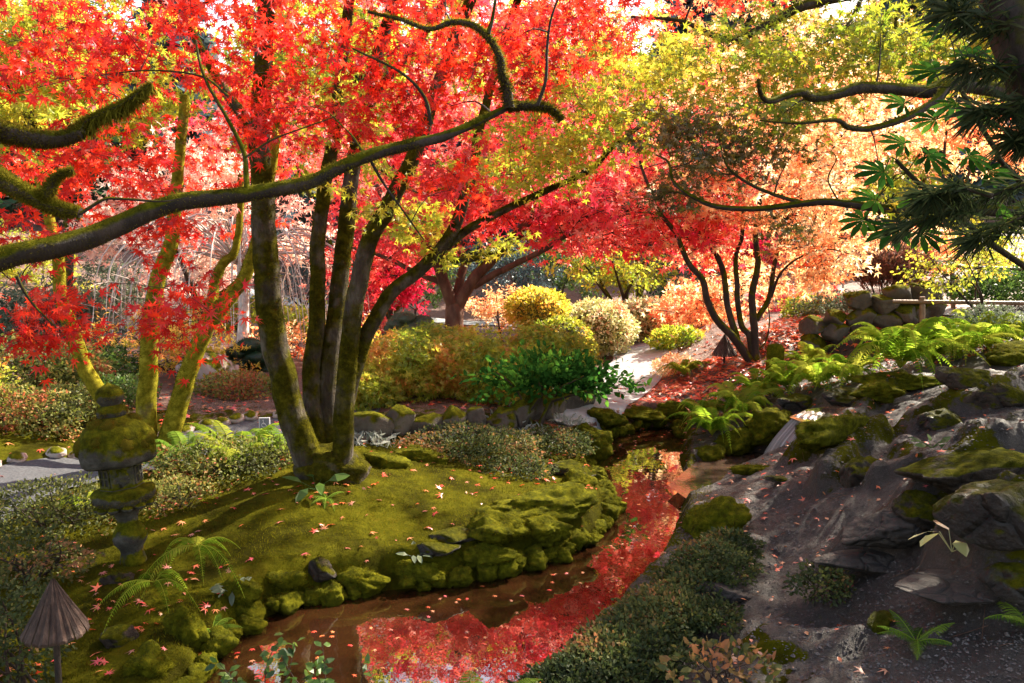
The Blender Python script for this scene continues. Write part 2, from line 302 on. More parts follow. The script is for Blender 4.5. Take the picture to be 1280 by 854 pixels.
POND = poly([(120, 1100), (235, 890), (262, 850), (290, 812), (330, 778), (390, 755), (470, 746), (560, 737), (640, 722), (710, 702), (748, 680), (770, 652), (766, 622), (750, 598), (738, 580), (742, 562), (765, 549), (790, 541), (815, 535), (848, 536),
             (846, 550), (842, 575), (846, 600), (838, 640), (832, 680), (815, 705), (775, 740), (730, 778), (695, 812), (665, 850), (650, 890), (620, 1100)], 0)
POOL = poly([(846, 608), (880, 578), (940, 566), (985, 572), (978, 588), (930, 598), (895, 602), (870, 622), (848, 625)], .09)
UPOOL = poly([(990, 521), (1010, 512), (1050, 506), (1085, 505), (1095, 512), (1050, 524), (1030, 530), (1018, 532)], .78)
def sdist(x, y, pg):
    d = np.full(x.shape, 1e9); ins = np.zeros(x.shape, bool); m = len(pg)
    for i in range(m):
        a, b = pg[i], pg[(i+1) % m]; e = b-a; t = np.clip(((x-a[0])*e[0]+(y-a[1])*e[1])/(e@e), 0, 1)
        d = np.minimum(d, np.hypot(x-a[0]-t*e[0], y-a[1]-t*e[1]))
        c = ((a[1] > y) != (b[1] > y)) & (x < (b[0]-a[0])*(y-a[1])/(b[1]-a[1]+1e-12)+a[0]); ins ^= c
    return np.where(ins, -d, d)
def xr(y): return np.interp(y, [3, 5, 6.3, 7.5, 9, 12, 16], [-1.3, -.7, .3, 1.25, 1.85, 2.3, 2.6])
RIDGES = [([(1118, 478), (1060, 530), (1000, 575)], [1.1, .85, .6], .20, .20), ([(1095, 535), (1060, 565), (1035, 610)], [.95, .8, .62], .20, .17), ([(1320, 545), (1240, 570), (1160, 605), (1105, 650), (1070, 690)], [1.3, 1.2, 1.0, .75, .5], .30, .24), ([(1320, 620), (1230, 632), (1195, 665), (1190, 700)], [1.25, 1.1, .9, .7], .26, .2), ([(1300, 480), (1200, 505), (1150, 530)], [1.3, 1.2, 1.0], .2, .2), ([(1130, 560), (1180, 575), (1100, 600)], [.9, 1.0, .8], .12, .12), ([(900, 850), (960, 815), (1060, 800)], [.2, .25, .36], .09, .2)]
def ridge(x, y):
    h = np.zeros(x.shape); mk = np.zeros(x.shape); wx = x+.12*n2(x, y, 2.5, 3, 51); wy = y+.12*n2(x, y, 2.5, 3, 52)
    for ri, (pts, zs, a, w) in enumerate(RIDGES):
        q = np.array([Z(px, py, z)[:2] for (px, py), z in zip(pts, zs)]); d = np.full(x.shape, 1e9)
        for i in range(len(q)-1):
            e = q[i+1]-q[i]; t = np.clip(((wx-q[i][0])*e[0]+(wy-q[i][1])*e[1])/(e@e), 0, 1); d = np.minimum(d, np.hypot(wx-q[i][0]-t*e[0], wy-q[i][1]-t*e[1]))
        k = a*(1-sstep(w*.35, w*1.25, d)); h = np.maximum(h, k); mk = np.maximum(mk, (1-sstep(w*.8, w*1.5, d))*(ri < 5))
    return h, mk
def height(x, y):
    h = base_h(x, y); right = sstep(-.1, .3, x-xr(y))*sstep(13.5, 12, y)
    h = h+(.022*n2(x, y, 3.2, 3, 1)+.05*n2(x, y, .8, 2, 2))*(1-right)
    rg = n2(x, y, 1.5, 4, 5); led = np.abs(n2(x, y, .9, 3, 8))
    rd, _ = ridge(x, y); crag = np.abs(n2(x, y, 2.6, 4, 33)); h = h+right*(rd*(1+.35*n2(x, y, 5, 3, 34))-.09*crag*sstep(.8, 1.8, x-xr(y)))
    h = h+right*sstep(.5, 1.6, x-xr(y))*(.10*rg-.08*led+.03)+right*(.03*n2(x, y, 6, 4, 4)+.012*n2(x, y, 16, 3, 14))
    h = h+.012*n2(x, y, 14, 2, 3)
    s0 = sdist(x, y, POND); h = h+(1-right)*(sstep(.7, .1, s0)*.09*np.abs(n2(x, y, 3.3, 3, 44))+.018*n2(x, y, 6, 3, 45))
    s = s0+.05*n2(x, y, 2.2, 2, 9)+.04*n2(x, y, 6.5, 3, 10); k = sstep(-.02, .24, s)
    h = np.where(s > 0, h*k+(-.14)*(1-k), -.14-np.minimum(.3, -s*.8))
    s = sdist(x, y, POOL); k = sstep(0, .22, s); h = np.where(s > 0, h*k+(-.02)*(1-k), np.minimum(h, -.02))
    s = sdist(x, y, UPOOL); k = sstep(0, .12, s); h = np.where(s > 0, h*k+np.minimum(h, .70)*(1-k), .70)
    return h
def axis(lo, hi, step, far_lo, far_hi, n=34):
    a = np.arange(lo, hi+1e-6, step); g = np.geomspace(step, 1, n)
    up = hi+np.cumsum(g)/g.sum()*(far_hi-hi); dn = lo-np.cumsum(g)/g.sum()*(lo-far_lo)
    return np.r_[dn[::-1], a, up]
gx = axis(-6.0, 7.0, .03, -250, 250, 48); gy = axis(2.6, 13.6, .03, -60, 400, 64)
GX, GY = np.meshgrid(gx, gy); GZ = height(GX, GY)
def Hi(x, y):
    x = np.asarray(x, float); y = np.asarray(y, float)
    i = np.clip(np.searchsorted(gx, x)-1, 0, len(gx)-2); j = np.clip(np.searchsorted(gy, y)-1, 0, len(gy)-2)
    u = (x-gx[i])/(gx[i+1]-gx[i]); v = (y-gy[j])/(gy[j+1]-gy[j])
    return (GZ[j, i]*(1-u)+GZ[j, i+1]*u)*(1-v)+(GZ[j+1, i]*(1-u)+GZ[j+1, i+1]*u)*v
_Y = np.geomspace(2.4, 120, 3000)
def G(px, py):
    d = ray(px, py); x = d[0]/d[1]*_Y; z = CAMZ+d[2]/d[1]*_Y; h = Hi(x, _Y); k = np.argmax(z < h)
    if k == 0: k = len(_Y)-1
    return np.array([x[k], _Y[k], h[k]])
def on(px, Y):          # ground point under pixel column px at distance Y
    x = (px-W0/2)/FPX*Y/ math.cos(PITCH); return np.array([x, Y, float(Hi(x, Y))])

# ground sheet
right = sstep(-.05, .25, GX-xr(GY))*sstep(13.0, 11.8, GY-.25*GX)
near = sstep(10.2, 9.0, GY+.25*np.abs(GX))
moss = np.clip((1-right)*sstep(11.0, 9.3, GY)*sstep(-7, -6, GX), 0, 1)
wetm = sstep(.12, .0, np.minimum(sdist(GX, GY, POND), sdist(GX, GY, POOL)))
mossn = n2(GX, GY, 1.3, 4, 21)
rm = right*sstep(.5, .0, sdist(GX, GY, POND))*.9                                   # mossy pond lip on the right bank
slope = np.hypot(np.gradient(GZ, gx, axis=1), np.gradient(GZ, gy, axis=0))
rm2 = right*sstep(.2, .7, slope)*sstep(.1, .5, mossn)*.7
rdm = ridge(GX, GY)[1]*right*sstep(-.3, .2, mossn)*.72
moss = np.clip(np.maximum(moss, np.maximum(np.maximum(rm, rm2), rdm)), 0, 1)
mb = MB(); nx, ny = len(gx), len(gy)
ii = (np.arange(ny-1)[:, None]*nx+np.arange(nx-1)[None]); F = np.stack([ii, ii+1, ii+nx+1, ii+nx], -1)
mb.add(np.stack([GX, GY, GZ], -1), F, 4, moss.ravel(), True)
def groundmat():
    m, t, o = newmat('garden_ground'); tc = N(t, 'TexCoord'); v = tc.outputs['Object']
    a = N(t, 'Attribute', attribute_name='rnd'); b = N(t, 'Attribute', attribute_name='dirt')
    mossc = ramp(t, [(.25, (.02, .017, .003)), (.42, (.04, .037, .003)), (.58, (.085, .08, .004)), (.75, (.13, .10, .008))], noise(t, v, 2.2, 8, .68))
    mulch = ramp(t, [(.3, (.05, .022, .014)), (.5, (.12, .05, .03)), (.7, (.2, .1, .06))], noise(t, v, 9, 8, .75))
    dirt = ramp(t, [(.25, (.010, .007, .006)), (.45, (.028, .018, .013)), (.6, (.052, .036, .028)), (.75, (.09, .068, .057))], noise(t, v, 2.6, 9, .72))
    grit = noise(t, v, 90, 3, .8); gr = N(t, 'MapRange', i_1=.35, i_2=.7, i_3=.55, i_4=1.6); t.links.new(grit, gr.inputs[0])
    dm = N(t, 'MixRGB', blend_type='MULTIPLY', i_0=1.0); t.links.new(dirt, dm.inputs[1]); t.links.new(gr.outputs[0], dm.inputs[2])
    x1 = N(t, 'MixRGB'); t.links.new(b.outputs['Fac'], x1.inputs[0]); t.links.new(mulch, x1.inputs[1]); t.links.new(dm.outputs[0], x1.inputs[2])
    mm = N(t, 'Math', operation='ADD'); t.links.new(a.outputs['Fac'], mm.inputs[0])
    mn = N(t, 'MapRange', i_1=.3, i_2=.7, i_3=-.45, i_4=.45); t.links.new(noise(t, v, 5, 6, .7), mn.inputs[0]); t.links.new(mn.outputs[0], mm.inputs[1])
    mr = N(t, 'MapRange', i_1=.4, i_2=.6); t.links.new(mm.outputs[0], mr.inputs[0])
    x2 = N(t, 'MixRGB'); t.links.new(mr.outputs[0], x2.inputs[0]); t.links.new(x1.outputs[0], x2.inputs[1]); t.links.new(mossc, x2.inputs[2])
    p = N(t, 'BsdfPrincipled'); t.links.new(x2.outputs[0], p.inputs['Base Color']); s2 = N(t, 'MapRange', i_3=.5, i_4=.02); t.links.new(mr.outputs[0], s2.inputs[0]); t.links.new(s2.outputs[0], p.inputs['Specular IOR Level'])
    rr = N(t, 'MapRange', i_1=.35, i_2=.65, i_3=.42, i_4=.8); t.links.new(noise(t, v, 3.5, 6, .7), rr.inputs[0])
    r2 = N(t, 'MixRGB'); t.links.new(mr.outputs[0], r2.inputs[0]); t.links.new(rr.outputs[0], r2.inputs[1]); r2.inputs[2].default_value = (1, 1, 1, 1)
    t.links.new(r2.outputs[0], p.inputs['Roughness'])
    b1 = N(t, 'Bump', i_Strength=1.0, i_Distance=.05); t.links.new(noise(t, v, 22, 9, .75), b1.inputs['Height'])
    b2 = N(t, 'Bump', i_Strength=.9, i_Distance=.012); t.links.new(noise(t, v, 120, 4, .8), b2.inputs['Height']); t.links.new(b1.outputs[0], b2.inputs['Normal'])
    t.links.new(b2.outputs[0], p.inputs['Normal']); t.links.new(p.outputs[0], o.inputs[0]); return m
go = mb.build('ground', groundmat()); tag(go, kind='structure')
at = go.data.attributes.new('dirt', 'FLOAT', 'POINT'); at.data.foreach_set('value', right.astype(np.float32).ravel())

# water
def watermat(name, col, bump, scale, rough=.015, ior=2.9):
    m, t, o = newmat(name); tc = N(t, 'TexCoord'); p = N(t, 'BsdfPrincipled'); p.inputs['Base Color'].default_value = (*col, 1)
    p.inputs['Roughness'].default_value = rough; p.inputs['IOR'].default_value = ior
    mp = N(t, 'Mapping'); mp.inputs['Scale'].default_value = (1, .5, 1); t.links.new(tc.outputs['Object'], mp.inputs[0])
    b = N(t, 'Bump', i_Strength=bump, i_Distance=.01); t.links.new(noise(t, mp.outputs[0], scale, 3, .5), b.inputs['Height']); t.links.new(b.outputs[0], p.inputs['Normal'])
    t.links.new(p.outputs[0], o.inputs[0]); return m
M_WATER = watermat('pond_water', (.022, .008, .003), .16, 7)
M_WATER2 = watermat('pool_water', (.05, .03, .022), .35, 12, .08)
def sheet(name, pg, z, mat, grow=.12):
    ar = np.sum(pg[:, 0]*np.roll(pg[:, 1], -1)-pg[:, 1]*np.roll(pg[:, 0], -1)); pg = pg if ar > 0 else pg[::-1]; m = MB(); n = len(pg); m.add(np.c_[pg, np.full(n, z)], np.arange(n), n); o = m.build(name, mat); return tag(o, kind='structure')
def grown(pg, g):
    e = np.roll(pg, -1, 0)-np.roll(pg, 1, 0); nr = nrm(np.c_[e[:, 1], -e[:, 0]])
    a = pg+nr*g; s = sdist(a[:, 0], a[:, 1], pg); nr[s < 0] *= -1; return pg+nr*g
sheet('pond_water', grown(POND, .13), 0, M_WATER); sheet('stream_pool_water', grown(POOL, .10), .09, M_WATER2); sheet('upper_pool_water', grown(UPOOL, -.03), .775, M_WATER2)

# ribbons laid over the ground
def ribbon(name, pts, w, mat, lift=.012, nseg=140):
    p = spline(np.array(pts, float), nseg); t = nrm(np.gradient(p, axis=0)); nr = np.stack([t[:, 1], -t[:, 0]], -1)
    k = 15; off = np.linspace(-1, 1, k)*w/2; q = p[:, None, :]+nr[:, None]*off[None, :, None]
    z = Hi(q[..., 0], q[..., 1]); z = z+lift
    v = np.concatenate([q, z[..., None]], -1); i = np.arange(len(p)-1)[:, None]*k+np.arange(k-1)[None]
    m = MB(); m.add(v, np.stack([i, i+1, i+k+1, i+k], -1), 4, .5, True); return tag(m.build(name, mat), kind='structure'), p, nr
def spline(pts, n):
    pts = np.asarray(pts, float); p = np.vstack([2*pts[0]-pts[1], pts, 2*pts[-1]-pts[-2]]); m = len(pts)-1; out = []
    for u in np.linspace(0, m, n):
        i = min(int(u), m-1); t = u-i; a, b, c, d = p[i], p[i+1], p[i+2], p[i+3]
        out.append(.5*(2*b+(c-a)*t+(2*a-5*b+4*c-d)*t*t+(3*b-a-3*c+d)*t**3))
    return np.array(out)
_, pathp, pathn = ribbon('path', [G(-160, 690)[:2], G(-40, 640)[:2], G(60, 602)[:2], G(170, 578)[:2], G(250, 556)[:2], G(330, 545)[:2], G(390, 536)[:2], on(470, 11.6)[:2]], 1.05, M_TAR, .02)
ribbon('garden_path', [G(660, 515)[:2], G(735, 497)[:2], G(790, 470)[:2], G(805, 440)[:2], on(770, 21)[:2], on(680, 24)[:2], on(560, 26)[:2], on(430, 28)[:2], on(300, 30)[:2]], 1.3, M_CONC, .03)
ribbon('upper_path', [on(1100, 16)[:2], on(1150, 14.6)[:2], on(1210, 13.6)[:2], on(1300, 13)[:2], on(1400, 12)[:2]], .5, M_CONC, .03)

# ------------------------------------------------------------------ trees
class Skel:
    def __init__(s, mb_): s.p = []; s.r = []; s.mb = mb_; s.g = np.random.default_rng(1)
    def note(s, pts, rad): s.p.append(np.asarray(pts)); s.r.append(np.broadcast_to(rad, (len(pts),)))
    def limb(s, pts, r0, r1, seg=8, n=None, bump=0, mb_=None, rnd=.5, pw=1.):
        n = n or max(8, len(pts)*5); c = spline(pts, n); c = c+np.stack([fbm(c*2.2+k*31, 3) for k in range(3)], -1)*min(.5*r0, .045); rad = r1+(r0-r1)*(1-np.linspace(0, 1, n))**pw
        (mb_ or s.mb).tube(c, rad, seg, rnd, bump); s.note(c, rad); return c, rad
def fuzz(mb_, c, rad, n, ln, g, down=0., thr=-.2, only_under=False, seed=0):
    """short moss blades standing on (or hanging from) a limb"""
    i = g.random(n)*(len(c)-1.001); k = i.astype(int); f = (i-k)[:, None]
    p = c[k]*(1-f)+c[k+1]*f; r = rad[k]*(1-f[:, 0])+rad[k+1]*f[:, 0]; t = nrm(c[k+1]-c[k])
    a = nrm(np.cross(t, [.3, .2, 1])); b = np.cross(t, a); th = g.random(n)*2*math.pi
    o = a*np.cos(th)[:, None]+b*np.sin(th)[:, None]
    if only_under: o[:, 2] = -np.abs(o[:, 2]); o = nrm(o)
    keep = fbm(p*2.3+seed, 2) > thr; p, r, o = p[keep], r[keep], o[keep]; m = len(p)
    d = nrm(o*(1-abs(down))+np.array([0, 0, -down])+g.normal(0, .3, (m, 3)))
    nn = nrm(np.cross(d, g.normal(0, 1, (m, 3)))); x = np.cross(d, nn); L = ln*(.3+1.1*g.random(m)**1.6)*(1+1.2*np.clip(fbm(p*5, 2), 0, 1)); L = L[:, None]
    b0 = p+o*(r*.93)[:, None]; w = .10*L; v = np.stack([b0-x*w, b0+x*w, b0+d*L], 1)
    mb_.add(v, np.arange(m*3), 3, np.repeat(np.clip(.5+.5*fbm(p*3+5, 2)+g.normal(0, .15, m), 0, 1), 3))
def crown(sk, twig, lf, blobs, g, cr=.35, nl=40, size=.07, tpl=MAPLE, tw=5, tilt=.7, up=(0, 0, .5), flat=.45, rmax=.03, tr=.0025, cluster=.6, rbias=0, reach=9., sag=.12, cut=None, keep=None):
    cs = []
    for bl in blobs:
        if bl[0] == 'w':
            u = g.normal(0, 1, (bl[7], 3)); u = nrm(u)*(g.random((bl[7], 1))**(1/2.2)); cs += list(np.array(bl[1:4])+u*np.array(bl[4:7])); continue
        px, py, Y, rx, ry, rY, n = bl
        u = g.normal(0, 1, (n, 3)); u = nrm(u)*(g.random((n, 1))**(1/2.2))
        for q in u: cs.append(P(px+rx*q[0], py+ry*q[1], Y+rY*q[2]))
    cs = np.array(cs)
    if keep is not None: cs = cs[keep(cs)]
    S = np.concatenate(sk.p); SR = np.concatenate(sk.r)
    d0 = np.array([np.min(np.linalg.norm(S-c, axis=1)) for c in cs])
    o = np.argsort(d0); cs = cs[o]
    for c in cs:
        dd = np.linalg.norm(S-c, axis=1)+.5*np.maximum(0, S[:, 2]-c[2]); k = int(np.argmin(dd)); p0 = S[k]; L = np.linalg.norm(c-p0)
        if L > .05 and L < reach:
            m = (p0+c)/2+np.array([0, 0, sag*L])+g.normal(0, .08*L, 3); n = int(np.clip(L*6, 5, 14)); r0 = min(rmax, SR[k]*.75, .004+.010*L)
            cc = spline([p0, m, c], n); rad = np.linspace(r0, max(tr, .25*r0), n); twig.tube(cc, rad, 5 if r0 > .01 else 4, .4, 0, False)
            S = np.concatenate([S, cc[1:]]); SR = np.concatenate([SR, rad[1:]]); bd = nrm(c-m)
        else: bd = nrm(g.normal(0, 1, 3))
        ps = []
        td = nrm(g.normal(0, 1, (tw, 3))*np.array([1, 1, flat])+bd*.6)
        for q in td:
            e = c+q*cr*(.7+.5*g.random()); md = (c+e)/2+g.normal(0, .06*cr, 3)+np.array([0, 0, .08*cr])
            twig.tube(np.array([c-bd*.02, md, e]), [tr, tr*.8, tr*.4], 3, .4, 0, False)
        k2 = g.integers(0, tw, nl); tt = g.random((nl, 1))**.6*1.1
        pos = c+td[k2]*tt*cr+g.normal(0, .16*cr, (nl, 3))*np.array([1, 1, .8])
        cl = g.random()
        rn = np.clip(cluster*cl+(1-cluster)*g.random(nl)+rbias, 0, 1)
        if cut is not None:
            kp = cut(pos); pos = pos[kp]; rn = rn[kp]
        lf.leaves(pos, size*(.65+.7*g.random(len(pos))), tpl, up, tilt, rn, g, dirs=td[k2][:len(pos)]*.5+np.array([0, 0, -.5]) if cut is None else None)
def px_list(l, Ys):
    """pixel polyline + distances -> world polyline"""
    if np.isscalar(Ys): Ys = [Ys]*len(l)
    if len(Ys) == 2 and len(l) != 2: Ys = np.linspace(Ys[0], Ys[1], len(l))
    return [P(a, b, y) for (a, b), y in zip(l, Ys)]

# --- foreground scarlet maple reaching in from the left
def front_red():
    g = np.random.default_rng(11); root = thing('maple_tree', 'scarlet maple reaching in from the left with long moss-hung limbs near the camera', 'maple tree', (-4.6, 3.4, .1))
    br = MB(); sk = Skel(br); mo = MB()
    tr_ = spline([(-4.6, 3.4, .0), (-4.5, 3.4, 1.0), (-4.2, 3.4, 1.9), (-3.9, 3.5, 2.7), (-3.6, 3.6, 3.7), (-3.2, 3.8, 4.8)], 40); rr = np.linspace(.2, .09, 40)
    tk = MB(); tk.tube(tr_, rr, 16, .5, .12); sk.note(tr_, rr); tk.build('trunk', M_BARKD, root)
    main = [(-4.35, 3.4, 1.5)]+px_list([(-140, 372), (-60, 345), (0, 322), (60, 312), (110, 300), (150, 283), (230, 252), (310, 242), (380, 232), (440, 205), (510, 178), (560, 165), (600, 148), (635, 132)], np.linspace(3.25, 4.5, 14))
    L = [(main, .062, .018, 12, .9)]
    L.append((px_list([(635, 132), (665, 131), (690, 136), (702, 150)], [4.5, 4.55, 4.6, 4.62]), .03, .012, 8, 1))
    L.append((px_list([(637, 134), (634, 110), (628, 92), (625, 70), (610, 45), (590, 30), (565, 27), (535, 37), (500, 25), (458, 14)], [4.45, 4.3]), .030, .008, 8, 1))
    L.append((px_list([(610, 42), (616, 20), (622, -20)], 4.3), .014, .006, 6, 1))
    L.append((px_list([(-160, 150), (-30, 160), (0, 166), (50, 176), (90, 170), (105, 155), (150, 130), (190, 100)], np.linspace(3.5, 3.8, 8)), .06, .01, 10, 1))
    L.append((px_list([(-160, 190), (-30, 210), (10, 228), (45, 248), (75, 262), (102, 268)], np.linspace(3.4, 3.4, 6)), .055, .022, 10, 1))
    L.append((px_list([(55, 252), (62, 235), (70, 220), (90, 212)], 3.4), .03, .008, 8, 1))
    L.append((px_list([(100, 268), (130, 250), (150, 249), (200, 252), (228, 248)], [3.4, 3.5]), .008, .004, 5, 1))
    L.append((px_list([(310, 242), (308, 215), (305, 190), (285, 150), (262, 110), (250, 80), (245, 50)], [3.9, 4.1]), .016, .005, 6, 1))
    L.append((px_list([(308, 196), (340, 175), (380, 160), (420, 146)], [3.95, 4.1]), .006, .003, 5, 1))
    L.append((px_list([(285, 120), (250, 95), (180, 88), (90, 100)], [4.0, 4.2]), .007, .003, 5, 1))
    L.append((px_list([(460, 195), (480, 230), (505, 265), (530, 300)], [4.3, 4.4]), .009, .004, 5, 1))
    L.append((px_list([(455, 192), (440, 170), (420, 150), (410, 140)], [4.3, 4.4]), .006, .003, 5, 1))
    L.append((px_list([(20, 345), (30, 365), (45, 385), (70, 410)], [3.3, 3.4]), .008, .003, 5, 1))
    L.append((px_list([(672, 131), (682, 100), (684, 60), (690, 20), (710, -30)], [4.5, 4.4]), .011, .005, 5, 1))
    L.append((px_list([(540, 155), (530, 120), (500, 90), (440, 60)], [4.35, 4.2]), .012, .005, 5, 1))
    for i, (pts, r0, r1, seg, pw) in enumerate(L):
        c, rad = sk.limb(pts, r0, r1, seg, None, .16 if r0 > .02 else 0, pw=pw)
        if r0 > .05:
            fuzz(mo, c, rad, 15000, .014, g, 0, -.35, seed=i); fuzz(mo, c[:len(c)*6//10] if i == 0 else c, rad, 7000, .045 if i else .03, g, .93, .1 if i == 0 else -.1, True, seed=3)
        elif r0 > .022: fuzz(mo, c, rad, 3500, .018, g, .1, -.6, seed=i)
    br.build('branch', M_BARKD, root); mo.build('moss', M_MOSSD, root)
    tw = MB(); lf = MB()
    B = [(60, 60, 4.4, 190, 90, .8, 44), (260, 40, 4.8, 190, 80, .8, 46), (450, 50, 5.1, 170, 85, .8, 46), (610, 40, 5.3, 130, 70, .7, 32), (730, 45, 5.3, 75, 60, .6, 22),
         (120, 185, 4.5, 150, 45, .6, 16), (40, 280, 4.2, 60, 50, .4, 9), (200, 275, 4.6, 80, 40, .5, 8), (60, 395, 3.8, 60, 45, .25, 12), (205, 390, 4.3, 85, 38, .35, 12), (380, 140, 4.9, 110, 50, .5, 20),
         (500, 130, 5.0, 90, 45, .4, 14), (570, 215, 4.9, 50, 40, .3, 10), (600, 90, 5.2, 100, 50, .5, 14), (200, -120, 4.6, 480, 110, 1.1, 70), (-120, 200, 4.0, 120, 220, .8, 40)]
    crown(sk, tw, lf, B, g, .20, 26, .049, MAPLE, 5, .85, (0, -.3, .45), .5, .012, .0014, .62)
    tw.build('twigs', M_TWIG, root); lf.build('crown', M_RED, root)
front_red()

# --- mossy multi-stem maple in the middle
def stem_tree(base, stems, mat, fz, g, root, flare=None, mossmat=M_MOSSF, bump=.10):
    sk = Skel(None); mo = MB()
    for i, (pts, r0, r1) in enumerate(stems):
        m = MB(); c, rad = sk.limb(pts, r0, r1, 16 if r0 > .04 else 10, len(pts)*9, bump, m, .5, .8); m.build('stem', mat, root)
        if fz: fuzz(mo, c, rad, int(fz*r0/.1), .02, g, .05, -.35, seed=i)
    if fz: mo.build('moss', mossmat, root)
    return sk
def middle_maple():
    g = np.random.default_rng(12); b = G(400, 598); Y = b[1]+.15; root = thing('maple_tree', 'mossy maple with a fan of leaning stems in the middle of the moss lawn', 'maple tree', b)
    def s(l, dy=0, dy2=0): return [P(x, y, Y+dy+(dy2-dy)*i/(len(l)-1)) for i, (x, y) in enumerate(l)]
    st = [(s([(404, 622), (392, 590), (368, 530), (348, 450), (336, 370), (328, 290), (322, 210), (322, 140), (330, 40), (340, -90), (350, -200)], 0, -.3), .145, .05),
          (s([(408, 618), (398, 560), (390, 480), (394, 400), (400, 300), (406, 230), (415, 160), (430, 60), (450, -100)], .08, .5), .095, .04),
          (s([(418, 612), (412, 560), (411, 470), (420, 380), (432, 290), (440, 210), (455, 140), (480, 40), (520, -120)], .12, .8), .11, .045),
          (s([(428, 612), (428, 570), (432, 500), (442, 400), (462, 310), (490, 250), (520, 190), (545, 110), (590, 0), (640, -120)], -.05, -.4), .105, .035),
          (s([(430, 520), (445, 460), (465, 405), (495, 360), (530, 332), (556, 300), (580, 250), (594, 210), (603, 150), (640, 20), (680, -100)], 0, -.3), .075, .025),
          (s([(522, 340), (552, 312), (585, 285), (630, 262), (690, 235), (740, 210), (772, 178), (825, 140)], .05, -.6), .045, .013),
          (s([(545, 322), (575, 325), (600, 322), (630, 312)], 0, .3), .035, .012),
          (s([(325, 200), (300, 140), (250, 60), (200, -60)], 0, .5), .06, .02), (s([(440, 200), (470, 120), (540, 30), (600, -80)], .5, 1), .05, .02),
          (s([(475, 212), (520, 240), (560, 235)], .1, .3), .012, .006)]
    sk = stem_tree(b, st, M_BARK, 9000, g, root)
    fl = MB(); fl.ico(b+np.array([.08, .16, .02]), (.33, .28, .24), 4, .35, 2.2, 5); fl.build('root_flare', M_BARK, root)
    tw = MB(); lf = MB(); lg = MB()
    crown(sk, tw, lg, [(500, 250, 7.2, 60, 60, .6, 16), (690, 190, 6.6, 80, 50, .6, 20), (790, 160, 6.5, 60, 50, .5, 16), (620, 210, 6.8, 60, 30, .4, 8), (600, 310, 7.3, 60, 20, .4, 7), (420, 130, 7.5, 60, 60, .5, 10), (700, 110, 7, 90, 60, .6, 14)], g, .26, 42, .055, MAPLE5, 5, .7, (0, -.2, .5), .4, .012, .002, .5)
    crown(sk, tw, lf, [(300, -110, 7.4, 240, 90, 1.5, 50), (560, -110, 7.4, 220, 90, 1.5, 50), (420, -230, 7.5, 320, 80, 1.6, 45), (740, -70, 7, 110, 60, 1, 16), ('w', 1.6, 9.6, 6.3, 2.6, 1.8, .7, 60), ('w', .6, 7.9, 5.5, 2.2, 1.3, .5, 30)], g, .36, 60, .075, MAPLE5, 5, .7, (0, -.2, .5), .4, .016, .0022, .55)  # the 'w' sprays above the view are added to shade the moss lawn
    tw.build('twigs', M_TWIG, root); lf.build('crown', M_RED, root); lg.build('lower_leaves', M_YG, root)
middle_maple()

def left_maple():
    g = np.random.default_rng(13); b = on(188, 8.6); Y = 8.6; root = thing('maple_tree', 'slender three-stemmed maple with bright yellow moss behind the stone lantern', 'maple tree', b)
    def s(l, dy=0): return px_list(l, [Y, Y+dy])
    st = [(s([(186, 610), (165, 550), (135, 510), (105, 455), (88, 410), (78, 370), (70, 310), (50, 220)], .3), .10, .05), (s([(186, 612), (182, 540), (183, 480), (187, 410), (196, 350), (212, 300), (222, 230), (230, 120)], -.2), .115, .045),
          (s([(186, 615), (205, 560), (222, 500), (238, 455), (262, 402), (290, 365), (310, 335), (330, 250), (350, 150)], .2), .12, .045), (s([(258, 408), (264, 380), (268, 355), (280, 328), (296, 306), (300, 220)], .4), .065, .03)]
    sk = stem_tree(b, st, M_BARKM, 9000, g, root)
    tw = MB(); lf = MB()
    crown(sk, tw, lf, [(80, 220, 9, 110, 45, .9, 10), (230, 215, 9, 100, 40, .9, 10), (330, 130, 9.2, 90, 60, .9, 10), (290, 290, 9.5, 60, 30, .5, 3)], g, .34, 46, .075, MAPLE5, 5, .7, (0, -.2, .5), .4, .014, .002, .5)
    tw.build('twigs', M_TWIG, root); lf.build('crown', M_RED, root)
left_maple()

